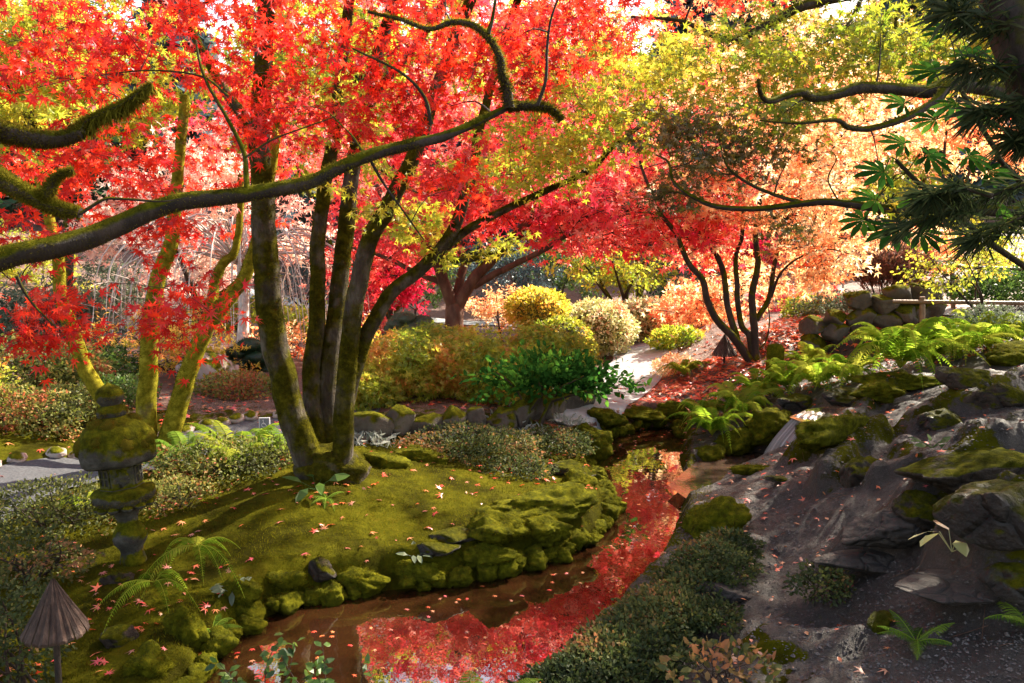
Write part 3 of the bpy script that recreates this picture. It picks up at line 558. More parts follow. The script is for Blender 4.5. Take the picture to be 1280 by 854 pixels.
def crimson_maple():
    g = np.random.default_rng(14); b = on(572, 14.5); Y = 14.5; root = thing('maple_tree', 'crimson maple with a short reddish forked trunk beyond the low shrubs', 'maple tree', b)
    def s(l, dy=0): return px_list(l, [Y, Y+dy])
    st = [(s([(572, 470), (570, 420), (569, 388), (568, 378)]), .19, .15), (s([(569, 388), (555, 352), (545, 320), (530, 300), (500, 275), (470, 230)], -.6), .12, .04),
          (s([(569, 390), (575, 350), (578, 320), (560, 280), (560, 220), (570, 140)], .6), .09, .03), (s([(571, 388), (590, 352), (615, 325), (640, 300), (665, 270), (690, 220), (720, 150)], -.3), .12, .03),
          (s([(592, 358), (630, 338), (670, 318), (720, 290), (780, 270)], -1.2), .07, .02), (s([(640, 300), (700, 285), (760, 250), (830, 215)], .6), .06, .02), (s([(556, 355), (520, 340), (480, 320), (440, 310)], .3), .06, .02)]
    sk = stem_tree(b, st, M_BARKR, 0, g, root, bump=.08)
    tw = MB(); lf = MB()
    crown(sk, tw, lf, [(520, 270, 14.5, 110, 55, 1.6, 50), (640, 235, 14.5, 130, 60, 1.8, 70), (760, 270, 14, 110, 45, 1.6, 50), (850, 240, 14.5, 90, 70, 1.5, 40), (600, 150, 15, 170, 70, 2, 50), (450, 200, 15.5, 100, 60, 1.6, 24), (340, 165, 16.5, 110, 60, 1.6, 24), (760, 160, 15.5, 120, 70, 1.6, 40),
        (640, 10, 16, 180, 60, 2, 20), (470, 330, 15.5, 60, 30, 1, 12), (880, 290, 14, 40, 30, .8, 10)], g, .6, 55, .11, MAPLE5, 5, .7, (0, -.2, .5), .35, .03, .007, .55)
    tw.build('twigs', M_TWIG, root); lf.build('crown', M_PINK, root)
crimson_maple()

def orange_maple():
    g = np.random.default_rng(15); b = on(942, 13.6); Y = 13.6; root = thing('maple_tree', 'glowing orange maple with thin dark fanned stems beside the small path lamp', 'maple tree', b)
    def s(l, dy=0): return px_list(l, [Y, Y+dy])
    st = [(s([(944, 458), (922, 428), (898, 402), (884, 375), (880, 352), (858, 325), (842, 290), (818, 255), (800, 200)], -.8), .075, .02), (s([(922, 428), (911, 385), (902, 335), (887, 302), (862, 280), (850, 250), (838, 210), (830, 150)], .5), .06, .016),
          (s([(944, 458), (936, 420), (926, 405), (922, 360), (920, 322), (928, 292), (926, 240), (912, 150), (900, 80)], .3), .06, .015), (s([(946, 458), (942, 400), (942, 362), (948, 330), (945, 290), (955, 230), (985, 150), (1000, 60)], -.3), .07, .015),
          (s([(946, 400), (962, 372), (968, 332), (976, 300), (986, 280), (1012, 230), (1060, 160)], .5), .05, .012), (s([(964, 372), (976, 342), (1000, 322), (1034, 312), (1065, 318)], -.4), .025, .008), (s([(946, 440), (958, 425), (962, 400), (960, 380)], .3), .015, .008)]
    sk = stem_tree(b, st, M_BARKD, 0, g, root, bump=.05)
    tw = MB(); lf = MB()
    crown(sk, tw, lf, [(850, 250, 13.4, 70, 80, 1.3, 30), (930, 220, 14, 110, 80, 1.6, 50), (1010, 260, 13.6, 80, 70, 1.4, 40), (1030, 320, 13.4, 50, 35, 1, 18), (960, 330, 15, 100, 50, .8, 24), (900, 370, 15, 80, 35, .8, 18), (960, 120, 14.5, 140, 80, 1.8, 50), (1060, 180, 14, 80, 70, 1.4, 30), (930, 0, 15, 160, 70, 1.8, 30)], g, .5, 38, .095, MAPLE5, 5, .7, (0, -.2, .5), .35, .022, .006, .6)
    tw.build('twigs', M_TWIG, root); lf.build('crown', M_ORANGE, root)
orange_maple()

def right_maple():
    g = np.random.default_rng(16); b = np.array([5.2, 6.2, float(Hi(5.2, 6.2))]); root = thing('maple_tree', 'yellow-green maple leaning in from the right over the rocky path', 'maple tree', b)
    br = MB(); sk = Skel(br); tk = MB(); t0 = spline([b-[0, 0, .2], b+[.05, 0, 1], b+[-.2, .0, 2.2], b+[-.5, .1, 3.5], b+[-1.0, .4, 5.0]], 30); tk.tube(t0, np.linspace(.17, .07, 30), 14, .5, .12); tk.build('trunk', M_BARKD, root); sk.note(t0, np.linspace(.17, .07, 30))
    L = [([tuple(t0[16])]+px_list([(1330, 128), (1280, 118), (1230, 108), (1192, 103), (1165, 112), (1120, 110), (1080, 111), (1040, 118), (1015, 120), (1000, 114), (965, 124), (950, 118), (944, 96)], np.linspace(5.6, 4.6, 13)), .06, .008, .8),
         (px_list([(1185, 106), (1168, 126), (1130, 148), (1088, 162), (1062, 160), (1045, 150), (1000, 153), (950, 150)], [5.2, 4.7]), .03, .005, 1), ([tuple(t0[22])]+px_list([(1250, -40), (1150, -20), (1020, 0), (960, 30), (910, 48), (850, 28), (790, 20)], [5.8, 6.6]), .06, .008, 1),
         (px_list([(1140, -20), (1120, 20), (1123, 45)], [5.9, 5.8]), .02, .006, 1), (px_list([(1080, -10), (1060, 30), (1040, 40)], [5.9, 5.7]), .015, .005, 1), ([tuple(t0[27])]+[(6.0, 8.2, 5.2), (7.2, 9.5, 5.6), (8.4, 10, 5.8)], .06, .01, 1), ([tuple(t0[25])]+[(5.2, 8.5, 5.4), (5.4, 10.2, 5.9), (5.6, 12, 6.2)], .06, .01, 1)]
    mo = MB()
    for i, (pts, r0, r1, pw) in enumerate(L):
        c, rad = sk.limb(pts, r0, r1, 9, None, .15, pw=pw); fuzz(mo, c, rad, int(5000*r0/.05), .012, g, .1, -.4, seed=i)
    br.build('branch', M_BARKD, root); mo.build('moss', M_MOSSD, root)
    tw = MB(); lf = MB()
    crown(sk, tw, lf, [(900, 50, 6.4, 80, 50, .8, 18), (1020, 50, 6.0, 110, 50, .9, 34), (1120, 50, 5.6, 70, 50, .8, 22), (880, 130, 6.4, 80, 35, .6, 12), (1000, 130, 5.4, 80, 35, .6, 14), (1120, 230, 5.2, 40, 25, .3, 6), (780, 90, 7, 70, 50, .6, 16),
        (1040, -90, 7, 170, 70, 1.6, 40), (1150, -120, 8, 160, 100, 1.5, 40)], g, .25, 42, .047, MAPLE5, 5, .7, (0, -.2, .5), .4, .012, .0018, .5)
    crown(sk, tw, lf, [('w', 7.6, 8.6, 5.4, 3.6, 2.4, .9, 150), ('w', 5.6, 10.5, 6.3, 2.6, 1.6, .8, 50), ('w', 7.8, 11.8, 5.9, 2.4, 2.4, .8, 90)], g, .5, 60, .09, MAPLE5, 5, .5, (0, -.2, .8), .4, .02, .003, .5)  # mostly out-of-view crown sprays, added to shade the right bank
    tw.build('twigs', M_TWIG, root); lf.build('crown', M_YGR, root)
right_maple()

def olive_tree():
    g = np.random.default_rng(17); b = np.array([5.9, 5.0, float(Hi(5.9, 5.0))]); root = thing('maple_tree', 'dark thin-leaved maple whose long level branch crosses in front of the orange one', 'maple tree', b)
    br = MB(); sk = Skel(br); tk = MB(); t0 = spline([b-[0, 0, .2], b+[-.1, 0, .6], b+[-.3, .0, 1.2], b+[-.5, .1, 1.9]], 20); tk.tube(t0, np.linspace(.09, .05, 20), 12, .5, .1); tk.build('trunk', M_BARKD, root); sk.note(t0, np.linspace(.09, .05, 20))
    for pts, r0, r1 in [([tuple(t0[12])]+px_list([(1400, 275), (1300, 268), (1215, 264), (1150, 262), (1100, 262), (1040, 254), (1000, 256), (950, 262), (900, 259), (865, 246), (842, 228), (836, 205), (820, 195)], [4.9, 5.3]), .04, .005),
                        (px_list([(1010, 256), (975, 246), (940, 232), (915, 215), (905, 200), (900, 180)], [5.2, 5.3]), .014, .004), (px_list([(870, 248), (840, 240), (820, 250), (800, 248)], [5.3, 5.5]), .007, .003), (px_list([(1050, 255), (1035, 225), (1045, 200), (1040, 190)], 5.2), .006, .003), (px_list([(918, 218), (900, 215), (880, 190), (875, 160)], 5.3), .006, .003)]: sk.limb(pts, r0, r1, 8, None, .08)
    br.build('branch', M_BARKD, root); tw = MB(); lf = MB()
    crown(sk, tw, lf, [(880, 200, 5.5, 75, 55, .4, 26), (840, 160, 5.7, 60, 30, .4, 12), (950, 190, 5.5, 60, 40, .4, 12), (830, 250, 5.6, 40, 30, .3, 7), (990, 280, 5.4, 35, 12, .2, 4)], g, .17, 32, .04, MAPLE5, 4, .7, (0, -.2, .5), .4, .008, .0015, .5)
    tw.build('twigs', M_TWIG, root); lf.build('crown', M_OLIVE, root)
olive_tree()

def needle_tuft(lf, c, d, L, n, g, spread=.5):
    dd = nrm(d+g.normal(0, spread, (n, 3))); nn = nrm(np.cross(dd, g.normal(0, 1, (n, 3)))); x = np.cross(dd, nn); l = (L*(.7+.5*g.random(n)))[:, None]
    v = np.stack([c-x*.0006, c+x*.0006, c+dd*l*.6+[0, 0, -.0]+x*.0006, c+dd*l+np.array([0, 0, -.12])*l], 1)
    lf.add(v, np.arange(n*4), 4, np.repeat(g.random(n), 4))
def pine():
    g = np.random.default_rng(18); b = np.array([3.75, 3.9, float(Hi(3.75, 3.9))]); root = thing('pine_tree', 'dark long-needled pine hanging over the top right corner', 'pine tree', b)
    tk = MB(); t0 = spline([b-[0, 0, .2], b+[.05, 0, 1.2], b+[-.15, 0, 2.0]]+px_list([(1330, 140), (1310, 120), (1285, 60), (1265, 0), (1235, -80)], [3.7, 3.7, 3.7, 3.8, 4.0]), 44); rr = np.linspace(.16, .12, 44); tk.tube(t0, rr, 16, .5, .18); tk.build('trunk', M_BARKD, root)
    sk = Skel(MB()); sk.note(t0, rr); lf = MB()
    for pts, a, b_ in [([(1350, 60), (1290, 45), (1235, 25), (1185, 12)], 3.8, 3.6), ([(1350, 30), (1300, 75), (1250, 85), (1205, 80)], 3.8, 3.5), ([(1350, 90), (1300, 120), (1262, 135), (1225, 140)], 3.7, 3.5), ([(1350, 150), (1310, 165), (1275, 175)], 3.7, 3.6), ([(1360, 215), (1300, 225), (1240, 245), (1190, 262), (1140, 280)], 3.8, 3.5), ([(1360, 235), (1300, 260), (1250, 285), (1215, 300)], 3.8, 3.6), ([(1240, 245), (1200, 235), (1160, 245)], 3.6, 3.5), ([(1290, -30), (1230, -25), (1180, -5)], 3.8, 3.7)]:
        c, r_ = sk.limb(px_list(pts, [a, b_]), .014, .004, 7, 26)
        for i in range(7, 26):
            needle_tuft(lf, c[i]+g.normal(0, .012, 3), nrm(c[min(25, i+2)]-c[i-1])*.8+np.array([0, 0, -.35]), .15, 20, g, .55)
    sk.mb.build('branch', M_BARKD, root); lf.build('needles', M_PINE, root)
pine()

def palmate(lf, c, nrm_, dirv, L, g):
    z = nrm(nrm_); y = nrm(dirv-z*(dirv@z)); x = np.cross(y, z); A = [-115, -80, -48, -16, 16, 48, 80, 115]
    for i, a in enumerate(A):
        l = L*(.62+.38*math.cos(R(a*.7))); d = x*math.sin(R(a))+y*math.cos(R(a)); s = np.cross(d, z); w = l*.15
        pts = [c, c+d*l*.3+s*w*.55-z*.0*l, c+d*l*.6+s*w-z*.05*l, c+d*l*.85+s*w*.6-z*.12*l, c+d*l-z*.2*l, c+d*l*.85-s*w*.6-z*.12*l, c+d*l*.6-s*w-z*.05*l, c+d*l*.3-s*w*.55]
        m = c+d*l*.55+z*.02*l*0-z*.08*l
        lf.add(np.array(pts), list(range(8)), 8, g.random())
def fatsia():
    g = np.random.default_rng(19); b = np.array([4.3, 4.6, float(Hi(4.3, 4.6))]); root = thing('fatsia_shrub', 'tall shrub with big dark hand-shaped leaves at the right edge', 'shrub', b)
    st = MB(); lf = MB(); S = [spline([b-[0, 0, .1], b+[.0, 0, .8], P(1290, 240, 4.4), P(1240, 180, 4.2), P(1200, 110, 4.1)], 20), spline([b-[0, 0, .1], b+[-.1, 0, .6], P(1260, 320, 4.3), P(1200, 270, 4.1), P(1150, 230, 4.0), P(1120, 200, 4)], 20)]
    for c in S: st.tube(c, np.linspace(.022, .01, 20), 7)
    for (x, y, Y, a) in [(1170, 90, 4.0, -20), (1215, 70, 4.1, 10), (1195, 130, 4.0, 200), (1130, 180, 3.9, -60), (1105, 215, 3.9, -80), (1160, 195, 4.0, 150), (1210, 195, 4.0, 130), (1095, 250, 3.9, -90), (1140, 250, 4.0, 180), (1185, 245, 4.1, 150), (1235, 215, 4.2, 120), (1080, 275, 4, -100), (1170, 150, 4.2, -40), (1225, 150, 4.2, 60), (1185, 40, 4.2, 0), (1130, 130, 4.1, -60), (1115, 285, 4, 200), (1150, 290, 4, 160), (1250, 260, 4.2, 120)]:
        c = P(x, y, Y); k = min(((np.linalg.norm(q-c), tuple(q)) for s in S for q in s[6:]))[1]; md = (np.array(k)+c)/2+[0, 0, .04]
        st.tube(spline([k, md, c], 6), .003, 5); d = np.array([math.sin(R(a)), .2, math.cos(R(a))*.7]); palmate(lf, c, np.array([g.normal(0, .3), -.75, .75]), d, .125+.03*g.random(), g)
    st.build('stem', M_BARKD, root); lf.build('foliage', M_GLOSSY, root)
fatsia()

# --- background trees
def bgtree(name, label, px, py, Y, rx, ry, mat, n, cr=.7, nl=80, size=.13, tpl=MAPLE5, bark=M_BARKD, seed=0, rY=None, extra=(), basepx=None, r0=.12, group=None, forks=3, cat='tree', rb=0, flat=.35):
    g = np.random.default_rng(seed+100); b = on(basepx or px, Y); root = thing(name, label, cat, b, group)
    c = P(px, py+ry*.4, Y); m = MB(); sk = Skel(m)
    zf = b+(c-b)*.35; sk.limb([b-[0, 0, .2], b+(c-b)*.18+g.normal(0, .05, 3), zf], r0, r0*.8, 10, 10, .1)
    for i in range(forks):
        e = P(px+rx*.6*math.cos(6.28*i/forks+seed), py-ry*.35, Y+.6*math.sin(6.28*i/forks+seed)*rx/FPX*Y); sk.limb([zf-[0, 0, .05], zf+(e-zf)*.4+g.normal(0, .12, 3), e], r0*.6, r0*.15, 8, 12, .08)
    m.build('trunk', bark, root); tw = MB(); lf = MB()
    crown(sk, tw, lf, [(px, py, Y, rx, ry, rY or rx/FPX*Y*.7, n)]+list(extra), g, cr, nl, size, tpl, 4, .7, (0, -.2, .5), flat, .03, .006, .55, rb)
    tw.build('twigs', M_TWIG, root); lf.build('crown', mat, root); return root
GB = 'trees closing the back of the garden'
bgtree('maple_tree', 'lime and yellow tree filling the top left behind the scarlet leaves', 90, 90, 19, 190, 130, M_YG, 90, .9, 90, .17, seed=1, group=GB, cat='maple tree')
bgtree('maple_tree', 'coral maple paled by painted glow under the mossy limb at the left', 250, 265, 16.5, 160, 75, M_PALEGLOW, 60, .7, 80, .13, seed=2, group=GB, cat='maple tree')
bgtree('maple_tree', 'tall lime and yellow tree behind the mossy fan of stems', 420, 80, 23, 180, 150, M_YG, 80, 1.0, 90, .2, seed=3, group=GB, cat='maple tree')
bgtree('maple_tree', 'tall golden tree behind the crimson maple', 660, 60, 28, 150, 110, M_YEL, 60, 1.0, 90, .2, seed=4, group=GB, cat='maple tree')
bgtree('maple_tree', 'pale gold tree right of the crimson crown below the patch of sky', 830, 110, 27, 100, 75, M_YEL, 50, .9, 90, .17, seed=5, group=GB, cat='maple tree')
bgtree('maple_tree', 'distant scarlet maple filling the gap behind the right half of the crimson crown', 800, 205, 25, 150, 75, M_PINK, 60, .9, 90, .16, seed=21, group=GB, cat='maple tree')
bgtree('maple_tree', 'tall peach-orange tree behind the glowing orange maple', 1000, 150, 26, 130, 110, M_ORANGE, 70, .9, 90, .17, seed=6, group=GB, cat='maple tree')
bgtree('maple_tree', 'orange tree behind the big hand-shaped leaves', 1180, 130, 24, 110, 110, M_ORANGE, 60, .8, 80, .15, seed=7, group=GB, cat='maple tree')
bgtree('maple_tree', 'orange and green shrub-like tree beyond the brown rail', 1150, 315, 16.5, 55, 32, M_ORANGE, 26, .4, 60, .09, seed=8, group=GB, cat='maple tree', r0=.06)
bgtree('maple_tree', 'round deep crimson maple glowing behind the orange stems', 925, 312, 21, 55, 38, M_CRIM, 34, .5, 80, .12, seed=9, group=GB, cat='maple tree')
bgtree('maple_tree', 'low red weeping maple behind the stone wall', 1000, 385, 17.5, 60, 24, M_PINK, 26, .4, 70, .10, seed=10, group=GB, cat='maple tree', r0=.05)
bgtree('maple_tree', 'magenta maple behind the mossy fan of stems at mid height', 490, 320, 19, 70, 55, M_CRIM, 36, .6, 80, .12, seed=11, group=GB, cat='maple tree')
bgtree('pine_tree', 'grey-green pine with pale silver trunks at the left edge', 40, 410, 15.5, 85, 45, M_GREYG, 40, .5, 160, .16, NEEDLE_T if 0 else LANCE, M_BARKS, 12, r0=.09, group=GB, cat='pine tree', forks=5)
bgtree('small_tree', 'thin orange and gold shrub tree between the yellow mossy stems', 215, 440, 12.5, 95, 55, M_WARM, 60, .32, 60, .06, TRI, M_TWIG, 13, r0=.03, group=GB, forks=6)
bgtree('small_tree', 'low lime tree with spreading dark limbs behind the clipped balls', 770, 335, 20, 75, 26, M_YG, 40, .45, 75, .09, OVAL, M_BARKD, 14, basepx=788, r0=.12, group=GB, forks=6)
bgtree('small_tree', 'peach-leaved small tree behind the yellow bush', 625, 375, 18.5, 42, 26, M_ORANGE, 20, .35, 60, .08, TRI, M_TWIG, 15, r0=.05, group=GB)
bgtree('small_tree', 'green and yellow young tree leaning over the brown rail', 1195, 330, 12.2, 62, 32, M_OGM, 34, .25, 34, .055, OVAL, M_TWIG, 16, basepx=1240, r0=.035, group=GB, forks=4)

for i, (px, py, Y, rx, ry, mt, l) in enumerate([(120, 470, 13.5, 70, 26, M_WARM, 'amber shrub tree behind the leftmost mossy stem'), (270, 470, 14, 60, 26, M_WARM, 'amber shrub tree beside the dark cloud-pruned pine'), (350, 440, 15, 40, 34, M_ORANGE, 'peach shrub tree seen just left of the mossy fan of stems'), (440, 430, 15.5, 40, 30, M_WARM, 'amber shrub tree seen between the mossy fan and the russet shrubs'), (-20, 480, 13, 60, 34, M_WARM, 'amber shrub tree at the left edge')]):
    bgtree('small_tree', l, px, py, Y, rx, ry, mt, 30, .35, 70, .07, OVAL, M_TWIG, 70+i, r0=.04, group='amber shrub trees on the left', forks=5)
GF = 'mounded shrubs and small trees on the far side of the garden'
for i, (px, py, Y, rx, ry, mt, l) in enumerate([(30, 330, 25, 90, 50, M_YG, 'lime mound behind the silver-trunked pine'), (140, 370, 22, 70, 40, M_GREYG, 'grey-green mound left of the bare pale tree'), (240, 330, 26, 90, 45, M_PALEGLOW, 'pink mound paled by painted glow behind the bare pale tree'), (380, 330, 24, 60, 50, M_BLUEG, 'blue-green mound just left of the mossy fan of stems'),
      (370, 420, 20, 50, 34, M_OGM, 'orange and gold mound showing between the mossy stems'), (455, 395, 22, 60, 34, M_PINK, 'rosy mound showing between the rightmost mossy stems'), (520, 350, 27, 70, 36, M_GRN, 'green mound behind the crimson trunk'), (640, 340, 26, 60, 34, M_BLUEG, 'blue-green mound above the yellow bush'), (700, 330, 28, 70, 40, M_GRN, 'green mound behind the low lime tree'),
      (850, 360, 25, 50, 40, M_DKG, 'dark green mound left of the orange stems'), (1070, 345, 27, 50, 44, M_BLUEG, 'blue-green mound behind the tiny distant lamp'), (1240, 320, 21, 80, 40, M_YG, 'lime mound behind the upper brown rail'), (60, 460, 19, 90, 34, M_PINK, 'pink and red mound under the silver-trunked pine'), (290, 400, 21, 50, 34, M_OGM, 'orange mound under the bare pale tree'), (970, 410, 18, 60, 26, M_ORANGE, 'low orange mound behind the orange stems')]):
    bgtree('small_tree', l, px, py, Y, rx, ry, mt, 34, .55, 120, .085, OVAL if i % 2 else MAPLE5, M_TWIG, 40+i, r0=.05, group=GF, forks=4)
def pale_cherry():
    g = np.random.default_rng(33); b = on(300, 15); root = thing('bare_tree', 'bare weeping tree with pale sunlit twigs left of the mossy fan of stems', 'tree', b, GB)
    m = MB(); m.tube(spline([b-[0, 0, .2], b+[0.1, 0, 1], P(300, 330, 15)], 12), np.linspace(.11, .07, 12), 9, .5, .1)
    m.build('trunk', M_BARKS, root); t = MB(); top = P(300, 330, 15)
    for i in range(70):
        a = g.random()*6.28; r = .7+1.6*g.random(); h = g.random()*.9
        p1 = top+[math.cos(a)*r*.5, math.sin(a)*r*.5, h*.8+.2]; p2 = top+[math.cos(a)*r, math.sin(a)*r, h*.3-.1]; p3 = p2+[math.cos(a)*.25, math.sin(a)*.25, -.9-.8*g.random()]
        c = spline([top, p1, p2, p3], 14)+np.cumsum(g.normal(0, .012, (14, 3)), 0); t.tube(c, np.linspace(.022, .006, 14), 4, .5, 0, False)
        for q in range(4):
            k = g.integers(4, 12); e = c[k]+g.normal(0, .25, 3)+[0, 0, -.2]; t.tube(np.array([c[k], (c[k]+e)/2+g.normal(0, .04, 3), e]), [.007, .006, .004], 3, .5, 0, False)
    t.build('twigs', M_PALETWIG, root)
pale_cherry()

def conifer(px, Y, h, w, mat, seed, label, n=1500):
    g = np.random.default_rng(seed+300); b = on(px, Y); root = thing('conifer_tree', label, 'conifer', b, 'dark conifers on the far slope')
    m = MB(); m.tube(np.array([b-[0, 0, .3], b+[0, 0, h*.5], b+[0, 0, h*.97]]), [w*.05, w*.03, .03], 8); m.build('trunk', M_BARKD, root)
    t = g.random(n)**.8; a = g.random(n)*6.28; br = np.floor(g.random(n)*26)/26; z = .08+.92*(br*.9+.1*t); R_ = w*(1-z)**.8*(.35+.65*g.random(n))*(1+.35*np.sin(a*3+br*40))
    pos = b+np.stack([np.cos(a)*R_, np.sin(a)*R_, z*h-.25*R_], -1); d = np.stack([np.cos(a), np.sin(a), -.5+0*a], -1)
    lf = MB(); cl = np.clip(.5+.6*fbm(pos*.8, 2)+g.normal(0, .12, n), 0, 1)
    OV = (OVAL[0]*np.array([1.5, 1, 1]), OVAL[1], 6); lf.leaves(pos, w*.26*(.6+.8*g.random(n)), OV, (0, -.3, .8), .35, cl, g, dirs=d); 
    pos2 = pos+g.normal(0, w*.07, pos.shape); lf.leaves(pos2, w*.16, OV, (0, -.3, .6), .6, np.clip(cl+.1, 0, 1), g, dirs=d)
    lf.build('crown', mat, root)
for i, (px, Y, h, w, l) in enumerate([(-60, 44, 12, 4, 'outermost conifer on the far slope at the left edge'), (90, 42, 11, 4, 'conifer on the far slope behind the silver-trunked pine'), (230, 46, 13, 4, 'conifer on the far slope above the bare pale tree'), (360, 40, 10, 3.6, 'conifer on the far slope just left of the mossy fan of stems'),
      (470, 44, 12, 4, 'conifer on the far slope behind the magenta maple'), (560, 39, 10, 3.6, 'conifer on the far slope behind the crimson trunk'), (660, 45, 12, 4, 'conifer on the far slope above the peach-leaved tree'), (745, 41, 10, 4, 'conifer on the far slope behind the low lime tree'), (880, 47, 21, 4.5, 'tallest far conifer showing dark against the sky at the top'),
      (960, 43, 15, 4, 'far conifer behind the deep crimson maple'), (1060, 37, 9, 3.6, 'blue-green conifer in the gap left of the rusty bush'), (1110, 42, 13, 4, 'blue-green conifer rising behind the rusty bush'), (1200, 40, 12, 4, 'far conifer behind the brown rail'), (1300, 44, 14, 4, 'outermost far conifer at the right edge')]):
    conifer(px, Y, h, w, M_BLUEG if i % 3 != 1 else M_DKG, i, l)

# ------------------------------------------------------------------ shrubs
def shrub(name, label, c, rad, n, size, tpl, mat, g=None, stems=7, stemmat=M_TWIG, group=None, cat='shrub', lump=.35, lf_=3., fill=.35, tilt=.8, core=None, top=False, up=(0, -.2, .5), partname='foliage', srad=.012, lo=-.15, base=None):
    g = g or np.random.default_rng(abs(hash(label)) % 1000 if 0 else sum(map(ord, label))); c = np.asarray(c, float); rad = np.asarray(rad, float)
    b = c.copy() if base is None else np.asarray(base, float); c[2] = max(c[2], float(Hi(c[0], c[1]))+.4*rad[2]); b[2] = min(b[2], float(Hi(b[0], b[1]))+.02); root = thing(name, label, cat, b, group); m = MB()
    u = nrm(g.normal(0, 1, (n*2, 3))); u = u[u[:, 2] > lo][:n]; nn = len(u)
    rr = 1+lump*fbm(u*lf_+b[:1]*3, 3); rr *= np.where(g.random(nn) < fill, g.random(nn)**.45, .86+.16*g.random(nn))
    ctr = c+np.array([0, 0, rad[2]*(.0 if base is None else 0)]); pos = ctr+u*rr[:, None]*rad; kp = pos[:, 2] > Hi(pos[:, 0], pos[:, 1])+.01; pos, u = pos[kp], u[kp]
    rn = np.clip(.5+.9*fbm(pos*2.2+7, 2)+g.normal(0, .22, len(pos)), 0, 1)
    m.leaves(pos, size*(.6+.8*g.random(len(pos))), tpl, up, tilt, rn, g, dirs=u*.8+np.array([0, 0, .1]))
    s = MB()
    for i in range(stems):
        e = ctr+nrm(g.normal(0, 1, 3)*[1, 1, .4]+[0, 0, .6])*rad*.82; q = b+g.normal(0, .05, 3)*[1, 1, 0]; cc = spline([q-[0, 0, .06], q+(e-q)*.45+[0, 0, -.06*rad[2]]+g.normal(0, .08*rad[0], 3), e], 10); s.tube(cc, np.linspace(srad, srad*.3, 10), 6)
        for j in range(3): k = g.integers(3, 8); e2 = cc[k]+nrm(g.normal(0, 1, 3)+[0, 0, .4])*rad*.4; s.tube(np.array([cc[k], (cc[k]+e2)/2, e2]), [srad*.4, srad*.3, srad*.15], 4, .5, 0, False)
    if stems: s.build('stem', stemmat, root)
    if core: 
        k = MB(); k.ico(ctr, rad*.80, 3, lump*.8, lf_*.5, 1); k.build('inner_foliage', core, root)
    m.build(partname, mat, root); return root
CORE_D = surfmat('dense_inner_twigs', [(.02, .02, .008), (.05, .05, .015), (.09, .08, .02)], 20, 1, 1, 60)
CORE_B = surfmat('pale_inner_twigs', [(.10, .11, .03), (.22, .22, .07)], 20, 1, 1, 60)
def at(px, py, Y, rz=0): p = P(px, py, Y); return p
# low turning mass behind the low wall
g = np.random.default_rng(41)
for i, (px, py, Y, rx, ry, l) in enumerate([(500, 478, 11.2, .85, .55, 'low green and russet shrub over the left end of the low wall'), (590, 470, 11.4, .95, .6, 'low gold-green shrub in the middle behind the low wall'), (680, 462, 11.9, .85, .6, 'low olive shrub behind the leathery-leaved bush'), (545, 448, 12.4, 1.0, .5, 'low shrub with orange tips in the second row behind the wall'), (470, 500, 10.9, .45, .35, 'low green shrub beside the mossy stems above the wall')]):
    c = P(px, py, Y); b = on(px, Y); shrub('low_shrub', l, c, (rx, .6, ry), 8500, .055, MAPLE5, M_OGM, None, 9, group='low turning shrubs behind the wall', base=b, fill=.55, lo=-.8, core=None, lump=.55)
shrub('variegated_bush', 'clipped round cream-leaved bush beside the pale path, the larger ball', P(745, 412, 17), (.85, .7, .62), 7000, .07, OVAL, M_BALL, None, 5, base=on(745, 17), core=CORE_B, group='clipped balls', lump=.18, lo=-.9)
shrub('variegated_bush', 'clipped round cream-leaved bush, smaller ball right of the larger one', P(806, 400, 19), (.75, .6, .52), 5500, .07, OVAL, M_BALL, None, 5, base=on(806, 19), core=CORE_B, group='clipped balls', lump=.18, lo=-.9)
shrub('yellow_bush', 'rounded yellow bush left of the cream-leaved balls', P(672, 388, 15.5), (.62, .5, .42), 5000, .06, OVAL, M_YEL, None, 5, base=on(672, 15.5), core=CORE_B, lump=.25, lo=-.9)
shrub('yellow_bush', 'mottled green-gold bush just below the cream-leaved ball', P(700, 425, 14.6), (.6, .5, .4), 4500, .055, OVAL, M_OGM, None, 5, base=on(700, 14.6), core=CORE_D, lump=.35, lo=-.9)
shrub('leathery_bush', 'green leathery-leaved bush with a bent dark stem at the pond corner', P(690, 474, 10.3), (.92, .6, .30), 2600, .085, OVAL, M_GLOSSY, None, 0, base=G(668, 534), lo=-.6, fill=.8, tilt=.7, lump=.95)
o = [q for q in SC.objects if q.name.startswith('leathery_bush')][0]; s = MB(); b = np.array(o.location)
for l in ([(668, 538), (660, 520), (668, 505), (678, 490), (670, 472)], [(672, 538), (682, 515), (690, 500), (700, 485), (730, 470)], [(666, 536), (657, 522), (656, 505), (640, 480), (620, 465)], [(690, 500), (720, 492), (750, 488)]): s.tube(spline(px_list(l, b[1]), 16), np.linspace(.035, .012, 16), 8, .5, .1)
s.build('stem', M_BARKD, o)
